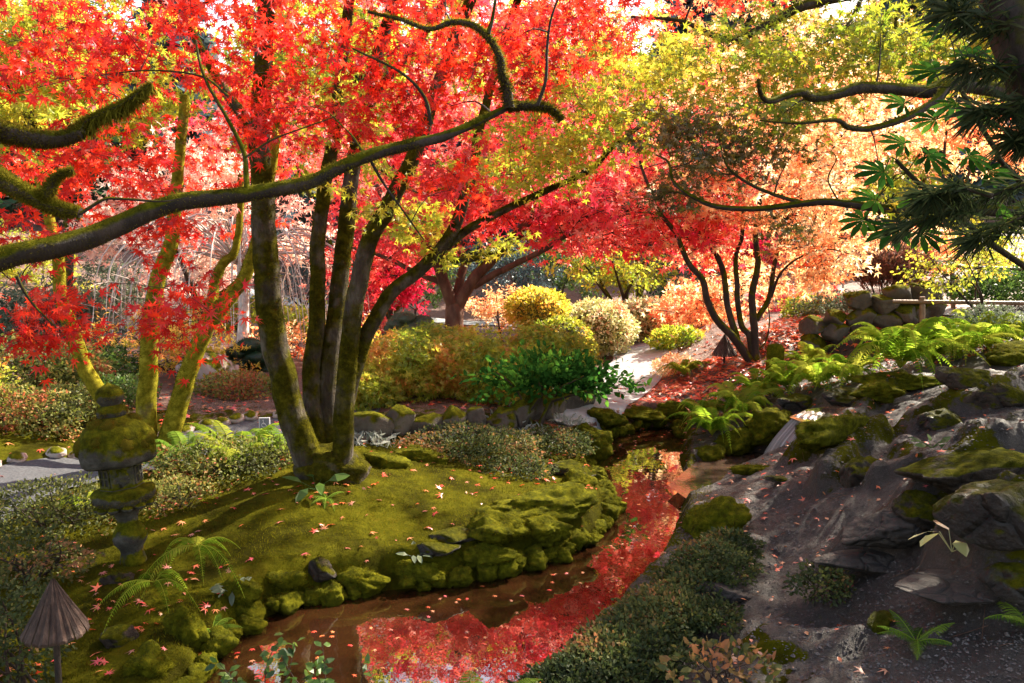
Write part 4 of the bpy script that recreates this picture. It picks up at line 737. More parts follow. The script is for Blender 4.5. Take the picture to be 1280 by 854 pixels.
def cloud(px, py, Y, w, h, label, mat, nb=16, seed=0, group=None):
    g = np.random.default_rng(seed+500); root = thing('cloud_pruned_pine', label, 'pine tree', on(px, Y), group); tk = MB(); b = on(px, Y); tk.tube(spline([b-[0, 0, .1], b+[.05, 0, .3], P(px, py, Y)], 8), .05, 8); tk.build('trunk', M_BARKD, root)
    for i in range(nb):
        a = i*2.4; f = (i+.5)/nb; c = P(px, py, Y)+np.array([math.cos(a)*w*.7*math.sqrt(1-(f*.9)**2), math.sin(a)*w*.7*math.sqrt(1-(f*.9)**2), h*(-.6+1.3*f)]); r = w*.36*(.8+.4*g.random())
        m = MB(); m.ico(c, (r, r, r*.62), 3, .12, 3, i, .2); u = nrm(g.normal(0, 1, (900, 3))); u = u[u[:, 2] > -.5]; m.leaves(c+u*np.array([r, r, r*.64]), .045, BLADE, (0, 0, 1), .8, np.clip(.5+.4*fbm(u*4, 2)+g.normal(0, .2, len(u)), 0, 1), g, dirs=u*2); m.build('pad', mat, root)
cloud(512, 417, 14.2, .52, .42, 'grey-green cloud-pruned pine clipped into round pads left of the crimson trunk', M_GREYG, 16, 1, 'cloud-pruned pines')
cloud(568, 430, 14.0, .4, .2, 'low grey-green cloud-pruned pine at the foot of the crimson trunk', M_GREYG, 8, 2, 'cloud-pruned pines')
cloud(318, 455, 13.5, .5, .5, 'dark green cloud-pruned pine left of the mossy fan of stems', M_DKG, 16, 3, 'cloud-pruned pines')
g = None
AZ = 'low shrubs round the lantern and lawn'
for (px, py, Y, r, n, sz, mat, l, tp) in [(25, 572, 9.2, (.8, .35, .34), 4200, .045, M_AZA, 'mottled green shrub right behind the kerb stones at the left edge', OVAL), (95, 556, 9.7, (.55, .3, .3), 3000, .045, M_AZA, 'red-tinged shrub right behind the kerb stones', OVAL), (-60, 560, 9.4, (.8, .5, .5), 3200, .05, M_OGM, 'russet shrub cut by the left edge of the view', OVAL), (150, 548, 10.4, (.5, .3, .26), 2400, .045, M_GRN, 'green shrub at the far end of the kerb stones', OVAL), (75, 668, 6.7, (.62, .45, .27), 4200, .032, M_AZA, 'fine-leaved azalea in front of the grey path left of the lantern', OVAL), (290, 610, 7.7, (.75, .5, .24), 5200, .032, M_AZA, 'wide fine-leaved azalea between the lantern and the mossy stems', OVAL), (215, 640, 6.9, (.35, .3, .17), 1800, .03, M_AZA, 'small azalea just right of the lantern shaft', OVAL),
      (20, 715, 5.6, (.5, .35, .26), 3000, .03, M_COTO, 'dark shrub at the left edge below the azalea', OVAL), (0, 800, 4.3, (.35, .3, .3), 2400, .032, M_COTO, 'dark leafy shrub behind the near cone lamp at the left edge', OVAL),
      (590, 592, 8.7, (.75, .5, .22), 6000, .032, M_COTO, 'sprawling grey-green cotoneaster on the moss lawn above the pond bend', OVAL), (690, 575, 9.3, (.5, .4, .16), 3200, .03, M_COTO, 'low grey-green cotoneaster next to the big sunlit rock', OVAL), (650, 612, 8.2, (.35, .3, .13), 1500, .03, M_COTO, 'trailing cotoneaster above the mossy pond ledge', OVAL),
      (30, 540, 10.6, (1.1, .6, .5), 5200, .06, M_AZA, 'green and red shrub behind the kerb at the left edge', OVAL), (120, 510, 11.6, (.6, .5, .32), 3200, .055, M_GRN, 'green shrub behind the kerb beside the leftmost mossy stem', OVAL), (300, 525, 11.2, (.62, .4, .22), 3400, .045, M_AZA, 'reddish low shrub behind the number sign', OVAL), (90, 530, 10.9, (.45, .4, .3), 2200, .055, M_AZA, 'small green shrub in the middle behind the kerb', OVAL),
      (845, 440, 16.5, (.55, .4, .3), 3200, .06, M_YG, 'lime shrub at the right edge of the pale path', OVAL), (870, 405, 18, (1.0, .5, .7), 5200, .08, M_ORANGE, 'broad coral shrub left of the orange maple', OVAL), (845, 462, 14.6, (.4, .4, .22), 2000, .05, M_ORANGE, 'low orange shrub left of the small path lamp', OVAL),
      (1060, 388, 15.2, (.95, .5, .24), 4600, .045, M_GREYG, 'grey-green heather on top of the stone wall', OVAL), (1125, 392, 14.6, (.5, .4, .2), 2400, .045, M_GRN, 'low heather at the right end of the stone wall', OVAL), (1010, 392, 15.6, (.5, .4, .25), 2400, .05, M_OGM, 'orange-green shrub at the left end of the stone wall', OVAL), (1250, 362, 14, (.9, .5, .32), 3200, .07, M_GRN, 'leafy green shrub between the two brown rails', OVAL), (1240, 405, 11.2, (.5, .4, .24), 1800, .045, M_GREYG, 'grey-green shrub under the brown rail', OVAL)]:
    c = P(px, py, Y); b = on(px, Y); b[2] = min(b[2], c[2]); shrub('low_shrub', l, c, r, n, sz, tp, mat, None, 9, group=AZ, base=b, fill=.45, lo=-.7, lump=.45)
RB = 'dark cotoneasters trailing down the right bank'
for (px, py, r, n, l) in [(715, 872, (.30, .26, .11), 3000, 'trailing cotoneaster nearest the bottom edge on the right bank'), (775, 826, (.30, .26, .11), 3200, 'trailing cotoneaster second from the bottom on the right bank'), (835, 774, (.28, .28, .11), 3200, 'trailing cotoneaster on the right bank in the middle of its row'), (895, 716, (.28, .3, .13), 2600, 'trailing cotoneaster at the far end of its row on the right bank'), (745, 848, (.28, .24, .10), 2400, 'trailing cotoneaster between the nearest two, hugging the pond rim'), (808, 798, (.28, .26, .11), 2600, 'trailing cotoneaster bridging the middle of its row at the pond rim'), (868, 742, (.27, .27, .11), 2600, 'trailing cotoneaster just below the bulging mossy rock'), (812, 836, (.28, .22, .09), 2200, 'lower trailing cotoneaster spreading onto the gravel near the bottom edge'), (880, 778, (.24, .2, .08), 1700, 'thin fringe of cotoneaster on the gravel side of its row'), (915, 690, (.2, .24, .1), 1600, 'last tuft of cotoneaster where its row meets the path'), (1030, 748, (.2, .18, .15), 800, 'small leafy clump alone on the wet gravel path')]:
    c = G(px, py)+[0, 0, .02]; shrub('trailing_shrub', l, c, r, n, .03, OVAL, M_COTO, None, 12, group=RB, fill=.5, lump=.5, tilt=.7, srad=.006)
shrub('trailing_shrub', 'thin broad-leaved seedling by the bottom edge of the gravel path', G(900, 850)+[0, 0, .03], (.3, .2, .12), 260, .05, OVAL, M_COTO, None, 14, group=RB, srad=.004)
def brush():
    g = np.random.default_rng(55); b = on(1105, 16.2); root = thing('brush_bush', 'rusty upright brush-like bush above the stone wall', 'shrub', b); m = MB(); n = 5200
    a = g.random(n)*6.28; r = np.sqrt(g.random(n)); base = b+np.stack([np.cos(a)*r*.3, np.sin(a)*r*.25, 0*a], -1); tip = np.stack([np.cos(a)*r*.62, np.sin(a)*r*.5, 1.15-.35*r*r+g.normal(0, .08, n)], -1)
    t = .25+.75*g.random((n, 1))**.6; pos = base+tip*t; m.leaves(pos, .14*(.6+.7*g.random(n)), LANCE, (0, 0, .2), .8, g.random(n), g, dirs=nrm(tip)*2.5); m.build('foliage', M_BRUSH, root)
    s = MB()
    for i in range(24): k = g.integers(0, n); s.tube(np.array([base[k], base[k]+tip[k]*.5, base[k]+tip[k]]), [.012, .008, .004], 4)
    s.build('stem', M_TWIG, root)
brush()

# ------------------------------------------------------------------ ferns
def frond(m, p0, d, L, w, droop, g, rnd, npn=17):
    t = np.linspace(0, 1, 12); d = nrm(d); h = nrm(np.array([d[0], d[1], 0])+1e-6); c = p0+np.outer(t*L, d)+np.outer(droop*L*t**2.2, [0, 0, -1])
    m.tube(c, np.linspace(.004, .0012, 12)*max(1, L*1.2), 4, .9, 0, False)
    tt = np.linspace(.12, .98, npn); cc = np.stack([np.interp(tt, t, c[:, k]) for k in range(3)], -1); tg = nrm(np.gradient(cc, axis=0)); side = nrm(np.cross(tg, [0, 0, 1.])+g.normal(0, .02, 3)); nn = np.cross(side, tg)
    for s in (-1, 1):
        l = (w*np.sin(np.clip(tt*1.05, 0, 1)**.6*math.pi)**.8*(1-.2*tt)+.006)[:, None]; dr = nrm(side*s+tg*.45-nn*.25+g.normal(0, .07, (npn, 3))); wd = .36*L*.88/npn
        a = cc-tg*wd*.7; b = cc+tg*wd*.7; e = cc+dr*l+np.array([0, 0, -.18])*l; q1 = cc+dr*l*.55+tg*wd*.75; q2 = cc+dr*l*.55-tg*wd*.75
        v = np.stack([a, q2, e, q1, b], 1); m.add(v, np.arange(npn*5), 5, np.repeat(np.clip(rnd+g.normal(0, .1, npn), 0, 1), 5))
def fern(label, b, L, n, mat, seed, group, w=.17, droop=.55, up=.9, dirb=(0, 0), spread=1.):
    g = np.random.default_rng(seed+700); root = thing('fern', label, 'fern', b, group); b = np.asarray(b, float)
    for i in range(n):
        a = 6.283*i/n*spread+g.normal(0, .25); m = MB(); e = up*(.55+.7*g.random()); d = np.array([math.cos(a)+dirb[0], math.sin(a)+dirb[1], e]); l = L*(.7+.45*g.random())
        frond(m, b+[0, 0, .01], d, l, w*l, droop*(.7+.6*g.random()), g, g.random(), 30); m.build('frond', mat, root)
FR = 'bright ferns along the rocky right bank'; FL = 'ferns on the left bank'
for i, (px, py, L, n, l) in enumerate([(890, 545, .55, 13, 'bright fern drooping over the far end of the pond'), (880, 525, .5, 11, 'bright fern left of the waterfall rocks, second from the pond'), (925, 520, .6, 13, 'bright fern above the mossy rocks left of the waterfall'), (950, 500, .55, 12, 'bright fern behind the waterfall rocks'), (985, 490, .6, 12, 'bright fern right of the upright stone'),
      (1020, 485, .6, 13, 'bright fern in front of the stone wall, left one'), (1062, 478, .55, 12, 'bright fern in front of the stone wall, right one'), (1010, 462, .6, 8, 'tall bright fern standing before the middle of the wall'), (1125, 462, .75, 14, 'large bright fern where the wall ends'), (1165, 455, .75, 14, 'large bright fern below the rail post'), (1200, 448, .7, 13, 'large bright fern below the leaning young tree'),
      (1235, 438, .65, 12, 'bright fern near the right edge beneath the rail'), (1270, 430, .65, 12, 'bright fern at the very right edge beneath the rail'), (1110, 440, .6, 10, 'bright fern hugging the right end of the wall'), (1215, 415, .5, 10, 'small bright fern just under the rail'), (855, 470, .45, 9, 'yellowing fern beside the pale path')]):
    fern(l, G(px, py), L*1.95, n+12, M_FERN, i, FR, w=.105, up=2.0, droop=.8)
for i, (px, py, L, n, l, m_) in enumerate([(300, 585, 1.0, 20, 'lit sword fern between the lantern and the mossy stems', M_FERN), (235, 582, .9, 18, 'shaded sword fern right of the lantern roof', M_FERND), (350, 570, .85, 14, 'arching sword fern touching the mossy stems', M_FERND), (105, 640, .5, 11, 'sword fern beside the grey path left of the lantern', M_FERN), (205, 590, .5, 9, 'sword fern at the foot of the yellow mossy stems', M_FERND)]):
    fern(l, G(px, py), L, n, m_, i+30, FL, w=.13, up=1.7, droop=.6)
fern('feathery fern with fronds hanging over the left pond bank', G(248, 742)+[0, 0, .32], .42, 10, M_FERN, 50, FL, .16, .95, .6)
fern('second feathery fern hanging over the left pond bank nearer the lamp', G(195, 770)+[0, 0, .22], .42, 7, M_FERN, 51, FL, .15, 1.0, .6)
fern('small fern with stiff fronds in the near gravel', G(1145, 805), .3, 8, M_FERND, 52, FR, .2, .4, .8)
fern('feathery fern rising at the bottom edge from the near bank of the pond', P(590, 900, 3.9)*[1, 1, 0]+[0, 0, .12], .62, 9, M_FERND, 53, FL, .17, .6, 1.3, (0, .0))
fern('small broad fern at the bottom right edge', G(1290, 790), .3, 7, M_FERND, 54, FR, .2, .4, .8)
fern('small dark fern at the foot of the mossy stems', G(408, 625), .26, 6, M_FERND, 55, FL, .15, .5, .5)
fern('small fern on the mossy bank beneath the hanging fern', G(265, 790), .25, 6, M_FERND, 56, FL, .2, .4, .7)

def rosette(label, b, n, L, mat, seed, cat='plant', group=None, up=.6, tpl=OVAL):
    g = np.random.default_rng(seed+900); root = thing('broadleaf_plant', label, cat, b, group); m = MB(); b = np.asarray(b, float)
    for i in range(n):
        a = 6.28*i/n+g.normal(0, .3); d = nrm(np.array([math.cos(a), math.sin(a), up*(.5+g.random())])); p = b+d*.03; e = b+d*L*.5; m.tube(np.array([b, p, e]), [.003, .003, .002], 4)
        m.leaves(np.array([e]), L*.7, (OVAL[0]*[.8, 1, 1], OVAL[1], 6), (0, -.2, .8), .25, g.random(), g, dirs=np.array([d*1.5]))
    m.build('foliage', mat, root)
rosette('small cluster of pointed leaves on the moss bank at the pond bend', G(520, 700), 9, .14, M_GREYG, 1)
rosette('bright leaves standing at the water edge on the pond corner', G(768, 640), 9, .3, M_FERN, 2, up=1.2)
rosette('arching strap leaves at the foot of the mossy stems', G(395, 612), 6, .28, M_GRN, 3)
rosette('small green seedling under the feathery fern by the pond', G(290, 740), 8, .14, M_GREYG, 4)
rosette('pale torn leaf stalk leaning on the right rocks', G(1190, 690), 6, .26, M_BALL, 5, up=1.0)
rosette('small seedling on the far wet rocks beside the right edge', G(1165, 560), 8, .16, M_GRN, 6)
for i, (x, y, l) in enumerate([(330, 890, 'leafy twig poking up at the bottom edge over the brown water'), (420, 900, 'thin leafy shoot at the bottom edge of the pond')]):
    b = Z(x, y, .05); root = thing('leafy_shoot', l, 'plant', b, 'leafy shoots at the bottom edge'); g = np.random.default_rng(i+60); s = MB(); m = MB()
    for q in range(5):
        e = b+[g.normal(0, .16), g.normal(0, .08), .22+.2*g.random()]; c = spline([b, (b+e)/2+g.normal(0, .03, 3), e], 10); s.tube(c, np.linspace(.004, .0015, 10), 5)
        m.leaves(c[3:]+g.normal(0, .008, (7, 3)), .065, OVAL, (0, -.2, .6), .4, g.random(7), g); m.leaves(c[3:]+g.normal(0, .01, (7, 3)), .055, OVAL, (0, -.2, .6), .5, g.random(7), g)
    s.build('stem', M_TWIG, root); m.build('foliage', M_GRN, root)
def grasstuft(label, b, n, L, mat, seed, w=.2):
    g = np.random.default_rng(seed+950); root = thing('grass_tuft', label, 'grass tuft', b, 'silvery grass tufts'); m = MB(); b = np.asarray(b, float)
    p = b+g.normal(0, 1, (n, 3))*[w, w*.5, 0]; p[:, 2] = Hi(p[:, 0], p[:, 1]); d = nrm(g.normal(0, .5, (n, 3))+[0, 0, 1]); x = nrm(np.cross(d, g.normal(0, 1, (n, 3)))); l = (L*(.5+.7*g.random(n)))[:, None]
    v = np.stack([p-x*.004, p+x*.004, p+d*l*.6+x*.003, p+d*l+np.array([0, 0, -.2])*l+d*[1, 1, 0]*l*.3], 1); m.add(v, np.arange(n*4), 4, np.repeat(g.random(n), 4)); m.build('blades', mat, root)
for i, (x, y, n, w, l) in enumerate([(462, 552, 500, .14, 'bright silver grass right of the mossy stems'), (600, 545, 260, .3, 'sparse silver grass at the foot of the low wall'), (665, 540, 300, .3, 'silver grass under the leathery-leaved bush'), (705, 528, 340, .22, 'silver grass behind the big sunlit rock'), (545, 548, 160, .2, 'few silver blades along the wall middle')]): grasstuft(l, G(x, y), n//3, .16, M_SILVER, i, w)

# ------------------------------------------------------------------ rocks
def rock(label, p, rad, mat, seed, rot=0, tiltx=0, fz=0, group=None, sub=4, amp=.35, freq=1.6, name='mossy_rock', flat=.10, sink=.35):
    g = np.random.default_rng(seed+1200); p = np.asarray(p, float); M = np.array((Matrix.Rotation(R(rot), 3, 'Z')@Matrix.Rotation(R(tiltx), 3, 'X'))); m = MB(); c = p+[0, 0, rad[2]*(1-2*sink)*.5]
    m.stone(c, np.array(rad)*[1.12, 1.12, 1.08], 5 if max(rad) > .2 else 4, .30 if mat is M_ROCKM else .15, seed, .5, M, 9 if mat is M_ROCKM else 34, 15 if mat is M_ROCKM else 20); root = tag(m.build(name, mat, None, p), label, 'rock', group)
    if fz:
        v = m.v[0]; k = g.integers(0, len(v), fz); q = v[k]+g.normal(0, .008, (fz, 3)); o = nrm(v[k]-c); kp = o[:, 2]*.5+fbm(q*4+seed, 2) > -.05; q, o = q[kp], o[kp]
        f = MB(); f.leaves(q, .016*(.6+.8*g.random(len(q))), (BLADE[0]*[1.6, 1, 1], BLADE[1], 3), g.normal(0, 1, (len(q), 3)), .3, np.clip(.45+.5*fbm(q*5, 2)+g.normal(0, .15, len(q)), 0, 1), g, dirs=o*2+[0, 0, .8]); f.build('moss', M_MOSSF, root)
    return root
RL = 'mossy rocks edging the pond'; RR = 'rocks on the right bank'
rl = [(728, 566, (.34, .26, .30), 'big sunlit rock standing at the pond corner', 20, 0, M_ROCKM), (480, 578, (.20, .15, .10), 'squat mossy rock just right of the mossy stems', 0, 0, M_ROCKM), (520, 572, (.26, .16, .09), 'flat mossy rock behind the grey-green cotoneaster', 0, 0, M_ROCKM), (578, 562, (.26, .16, .07), 'low mossy rock below the wall middle', 0, 0, M_ROCKM), (640, 556, (.26, .18, .09), 'mossy hump below the leathery-leaved bush', 0, 0, M_ROCKM),
      (710, 590, (.22, .18, .12), 'shaded rock between cotoneaster and the sunlit rock', 0, 0, M_ROCK), (722, 604, (.16, .12, .09), 'small mossy rock at the inner pond bend', 0, 0, M_ROCKM), (690, 636, (.40, .26, .13), 'broad mossy ledge above the pond bend', 15, 0, M_ROCKM), (620, 665, (.28, .2, .12), 'mossy hump on the ledge above the pond bend', 0, 0, M_ROCKM), (565, 672, (.20, .13, .06), 'bare dark stone flush in the moss lawn', 10, 0, M_BARE), (545, 690, (.18, .1, .05), 'smaller bare stone in the moss near the pond rim', 0, 0, M_BARE),
      (672, 664, (.22, .16, .13), 'rounded moss cushion at the outer pond bend', 0, 0, M_ROCKM), (400, 716, (.10, .08, .10), 'dark upright stone knob on the left pond rim', 0, 0, M_ROCK), (360, 730, (.15, .12, .1), 'moss cushion left of the stone knob', 0, 0, M_ROCKM), (235, 790, (.10, .09, .16), 'upright mossy rock below the hanging fern', 0, 0, M_ROCKM), (150, 800, (.11, .1, .09), 'dark round rock between cone lamp and hanging fern', 0, 0, M_ROCK), (190, 835, (.14, .12, .09), 'moss cushion at the bottom left by the pond', 0, 0, M_ROCKM),
      (300, 745, (.14, .11, .1), 'mossy rock right of the hanging fern', 0, 0, M_ROCKM), (752, 526, (.26, .2, .16), 'dark mossy rock at the back left of the pond', 0, 0, M_ROCKM), (800, 520, (.38, .16, .13), 'long mossy rock along the back of the pond', 0, 0, M_ROCKM), (850, 518, (.3, .16, .13), 'mossy rock closing the back right of the pond', 0, 0, M_ROCKM), (775, 542, (.13, .12, .1), 'little round mossy stone at the far waterline', 0, 0, M_ROCKM), (758, 550, (.11, .1, .08), 'second little mossy stone at the far waterline', 0, 0, M_ROCKM),
      (445, 727, (.18, .10, .08), 'mossy rim stone where the pond bank straightens', 0, 0, M_ROCKM), (522, 714, (.22, .11, .08), 'mossy rim stone below the small pointed leaves', 0, 0, M_ROCKM), (600, 698, (.22, .12, .09), 'mossy rim stone right of the pointed leaves', 0, 0, M_ROCKM), (150, 725, (.09, .08, .06), 'small dark stone at the foot of the lantern', 0, 0, M_ROCK)]
for i, (x, y, r, l, rot, tx, mt) in enumerate(rl): rock(l, G(x, y), r, mt, i, rot, tx, int(26000*max(r)**1.2) if mt is M_ROCKM else 0, RL)
rr_ = [(885, 572, (.2, .16, .15), 'mossy rock at the pond edge below the drooping fern', 0, 0, M_ROCKM), (915, 558, (.28, .2, .16), 'rounded mossy rock left of the waterfall basin', 10, 0, M_ROCKM), (965, 540, (.34, .26, .24), 'dark mossy rock left of the waterfall lip', 0, 0, M_ROCKM), (1000, 508, (.26, .2, .15), 'bare brown rock behind the waterfall lip', 0, 0, M_BARE), (1055, 500, (.26, .2, .14), 'grey rock behind the upper pool', 0, 0, M_BARE), (1095, 492, (.22, .18, .12), 'mossy round rock at the head of the stream', 0, 0, M_ROCKM),
       (1050, 545, (.55, .13, .15), 'long mossy boulder slanting down right of the waterfall', -142+180, 0, M_ROCKM), (1075, 600, (.22, .15, .16), 'mossy boulder with bare soil side below the long boulder', 35, 0, M_ROCK), (905, 592, (.22, .1, .06), 'low mossy stone bar at the lower pool edge', 10, 0, M_ROCKM), (868, 612, (.12, .07, .08), 'dark wet stone parting the pool outflow', 30, 0, M_BARE), (892, 660, (.26, .22, .17), 'mossy rock bulging over the pond from the gravel path', 20, 0, M_ROCKM), (945, 588, (.2, .08, .05), 'thin mossy slab under the waterfall basin', 0, 0, M_ROCKM),
       (1215, 600, (.42, .26, .16), 'large rounded earth-covered boulder at the right', 25, 0, M_ROCK), (1270, 655, (.32, .24, .2), 'big dark rock at the right edge', 0, 0, M_BARE), (1120, 670, (.28, .18, .12), 'cracked bare rock in the middle of the slope', 20, 0, M_SLAB), (1095, 705, (.32, .2, .06), 'flat brownish slab among the gravel below the rock ridge', 15, 0, M_SLAB), (1200, 742, (.3, .2, .045), 'flat grey slab sunk in the near path', 0, 0, M_SLAB), (1100, 785, (.13, .07, .09), 'dark pointed stone standing near the small fern', 30, 0, M_BARE), (1275, 740, (.2, .14, .1), 'dark angular stone at the lower right edge', 0, 0, M_BARE),
       (1180, 530, (.24, .15, .12), 'dark rock on the far right slope', 10, 0, M_BARE), (1245, 505, (.28, .2, .16), 'wet rock below the ferns near the right edge', 0, 0, M_ROCK), (1265, 452, (.35, .2, .16), 'mossy rock under the rail at the right edge', 0, 0, M_ROCKM), (1130, 480, (.4, .2, .12), 'mossy rock under the large ferns', -10, 0, M_ROCKM), (1210, 480, (.3, .2, .14), 'mossy rock right of the head of the stream', 0, 0, M_ROCK), (975, 600, (.1, .06, .03), 'small dark stone with a fallen leaf on the path', 0, 0, M_BARE), (1150, 650, (.24, .15, .14), 'mossy shoulder of rock left of the right boulder', 35, 0, M_ROCK), (905, 745, (.22, .12, .06), 'bare ledge beneath the trailing cotoneaster', 0, 0, M_SLAB)]
for i, (x, y, r, l, rot, tx, mt) in enumerate(rr_): rock(l, G(x, y), r, mt, i+60, rot, tx, int(26000*max(r)**1.2) if mt is M_ROCKM else 0, RR)
rock('pinkish boulder behind the rightmost yellow mossy stem', on(252, 11.8)+[0, 0, .15], (.36, .3, .34), M_PINKROCK, 200, 0, 0, 0, name='boulder')
g = np.random.default_rng(71); pg = POND[1:21]; sl = np.r_[0, np.cumsum(np.linalg.norm(np.diff(pg, axis=0), axis=1))]; x_ = .1
while x_ < sl[-1]:
    q = np.array([np.interp(x_, sl, pg[:, 0]), np.interp(x_, sl, pg[:, 1])]); k = g.uniform(.05, .11); e = nrm(g.normal(0, 1, 2))*.03; cand = [q+nrm(np.array([a_, b_]))*.07 for a_, b_ in ((-1, 0), (0, 1), (0, -1), (-1, 1), (1, 1))]; cand.sort(key=lambda c_: -float(sdist(np.array([c_[0]]), np.array([c_[1]]), POND)[0])); q = cand[0]+e
    rock('little mossy stone in the row along the waterline of the moss lawn', (q[0], q[1], .02+.05*g.random()), (k*1.2, k, k*.9), M_ROCKM, int(x_*50)+400, g.uniform(0, 180), 0, int(260+4000*k), 'little mossy stones along the waterline', 3, name='waterline_stone'); x_ += k*g.uniform(1.2, 2.6)
def upright():
    b = G(968, 472); m = MB(); prof = [(.14, -.1), (.145, .1), (.13, .3), (.135, .45), (.10, .52), (0.02, .545)]; m.lathe(prof, 20, b, wob=.15)
    o = tag(m.build('upright_stone', M_ROCKM, None, b), 'upright mossy stone post beside the orange maple stems', 'stone')
upright()
# waterfall
def waterfall():
    m_, t, o = newmat('falling_water'); p = N(t, 'BsdfPrincipled'); at_ = N(t, 'Attribute', attribute_name='rnd'); cm = N(t, 'CombineXYZ'); mu = N(t, 'Math', operation='MULTIPLY', i_1=11.0); t.links.new(at_.outputs['Fac'], mu.inputs[0]); t.links.new(mu.outputs[0], cm.inputs[0]); t.links.new(ramp(t, [(.32, (.03, .022, .018)), (.5, (.14, .115, .105)), (.68, (.42, .37, .35))], noise(t, cm.outputs[0], 1.0, 4, .7)), p.inputs['Base Color']); p.inputs['Roughness'].default_value = .35; p.inputs['Specular IOR Level'].default_value = .6
    tc = N(t, 'TexCoord'); mp = N(t, 'Mapping'); mp.inputs['Scale'].default_value = (40, 40, 2); t.links.new(tc.outputs['Object'], mp.inputs[0]); b = N(t, 'Bump', i_Strength=.5, i_Distance=.01); t.links.new(noise(t, mp.outputs[0], 1, 3), b.inputs['Height']); t.links.new(b.outputs[0], p.inputs['Normal']); t.links.new(p.outputs[0], o.inputs[0])
    a = [Z(1035, 518, .785), Z(1000, 518, .79)]; top = [P(1026, 527, a[0][1]-.05), P(998, 522, a[1][1]-.02)]
    L = spline([Z(1032, 516, .785), Z(1018, 524, .78), P(1008, 540, 8.75), P(994, 560, 8.72), P(982, 590, 8.80)], 24); Rr = spline([Z(1004, 514, .785), Z(994, 520, .78), P(981, 532, 9.0), P(962, 555, 9.05), P(946, 584, 9.1)], 24)
    k = 30; w = np.linspace(0, 1, k)[None, :, None]; v = L[:, None]*(1-w)+Rr[:, None]*w; v[..., 2] += .02*fbm(np.stack([np.arange(k)*.45, np.zeros(k), np.zeros(k)], -1), 2)[None]; i = np.arange(23)[:, None]*k+np.arange(k-1)[None]
    m = MB(); m.add(v, np.stack([i, i+1, i+k+1, i+k], -1), 4, np.tile(np.linspace(0, 1, k), 24), True); tag(m.build('waterfall', m_), 'small silky waterfall sliding between the mossy rocks', 'waterfall', kind='thing')
waterfall()

# ------------------------------------------------------------------ walls, kerb, rails, lamps, lantern, sign
def stonewall(name, label, pts, hs, w, bl, seed):
    g = np.random.default_rng(seed); p = spline(pts, 60); root = thing(name, label, 'wall', p[0]); s = np.r_[0, np.cumsum(np.linalg.norm(np.diff(p[:, :2], axis=0), axis=1))]; x = 0
    while x < s[-1]:
        L = bl*(.7+.6*g.random()); c = np.array([np.interp(x+L/2, s, p[:, k]) for k in range(3)]); e = np.array([np.interp(min(x+L, s[-1]), s, p[:, k]) for k in range(3)])-c; a = math.atan2(e[1], e[0]); h = hs*(.85+.3*g.random())
        nc = 2 if hs > .4 else 1
        for q in range(nc):
            hh = h/nc; m = MB(); m.stone([c[0]+g.normal(0, .02), c[1]+g.normal(0, .02), Hi(c[0], c[1])+hh*(q+.42)], (L*.66, w*.62, hh*.66), 4, .12, int(x*97)+q*7+seed, .5, np.array(Matrix.Rotation(a, 3, 'Z')), 36, 16); m.build('stone_block', M_WALL, root)
        x += L
stonewall('stone_wall', 'low dark stone wall under the russet shrubs left of the pond', [G(440, 545), G(520, 542), G(600, 538), G(650, 528), G(700, 515), G(740, 505)], .27, .22, .36, 1)
stonewall('stone_wall', 'dry stone wall with a mossy top behind the bright ferns', [on(1000, 13.4), on(1050, 13.3), on(1110, 13.3), on(1160, 13.5)], .60, .35, .42, 2)
for i in range(26):
    k = 4+int(i*4.1)
    if k >= len(pathp)-1: break
    c = pathp[k]-pathn[k]*.60; r = MB(); q = np.array([c[0], c[1], float(Hi(c[0], c[1]))+.03]); r.ico(q, (.12, .09, .07), 3, .25, 2, i, .5, np.array(Matrix.Rotation(i*.9, 3, 'Z')), 4)
    tag(r.build('kerb_stone', M_PINKROCK, None, q), 'small rounded kerb stone in the row along the grey path', 'kerb stone', 'kerb stones along the grey path')
def rails():
    root = thing('rail_fence', 'low brown two-rail fence on thin posts at the right edge', 'fence', on(1155, 12.6)); Y = 12.6
    m = MB(); m.tube(px_list([(1116, 377), (1200, 378), (1330, 380)], [12.6, 12.3, 12]), .032, 10, .5); m.build('rail', M_BAMBOO, root); m = MB(); m.tube(px_list([(1178, 332), (1230, 335), (1330, 338)], [14.2, 14, 13.8]), .032, 10); m.build('rail', M_BAMBOO, root)
    for px, Yp, t in ((1153, 12.5, 371), (1330, 12, 372), (1190, 14.2, 328), (1300, 13.9, 330)):
        m = MB(); a = P(px, t, Yp); b = on(px, Yp); m.tube(np.array([b-[0, 0, .1], a]), .04, 10); m.build('post', M_BAMBOO, root)
    m = MB(); a = P(1153, 377, 12.5); m.tube(a+np.array([[-.05, 0, -.02], [-.05, 0, .02], [0.05, 0, .02], [.05, 0, -.02], [-.05, 0, -.02]]), .012, 6); m.build('rope_lashing', M_TWIG, root)
rails()
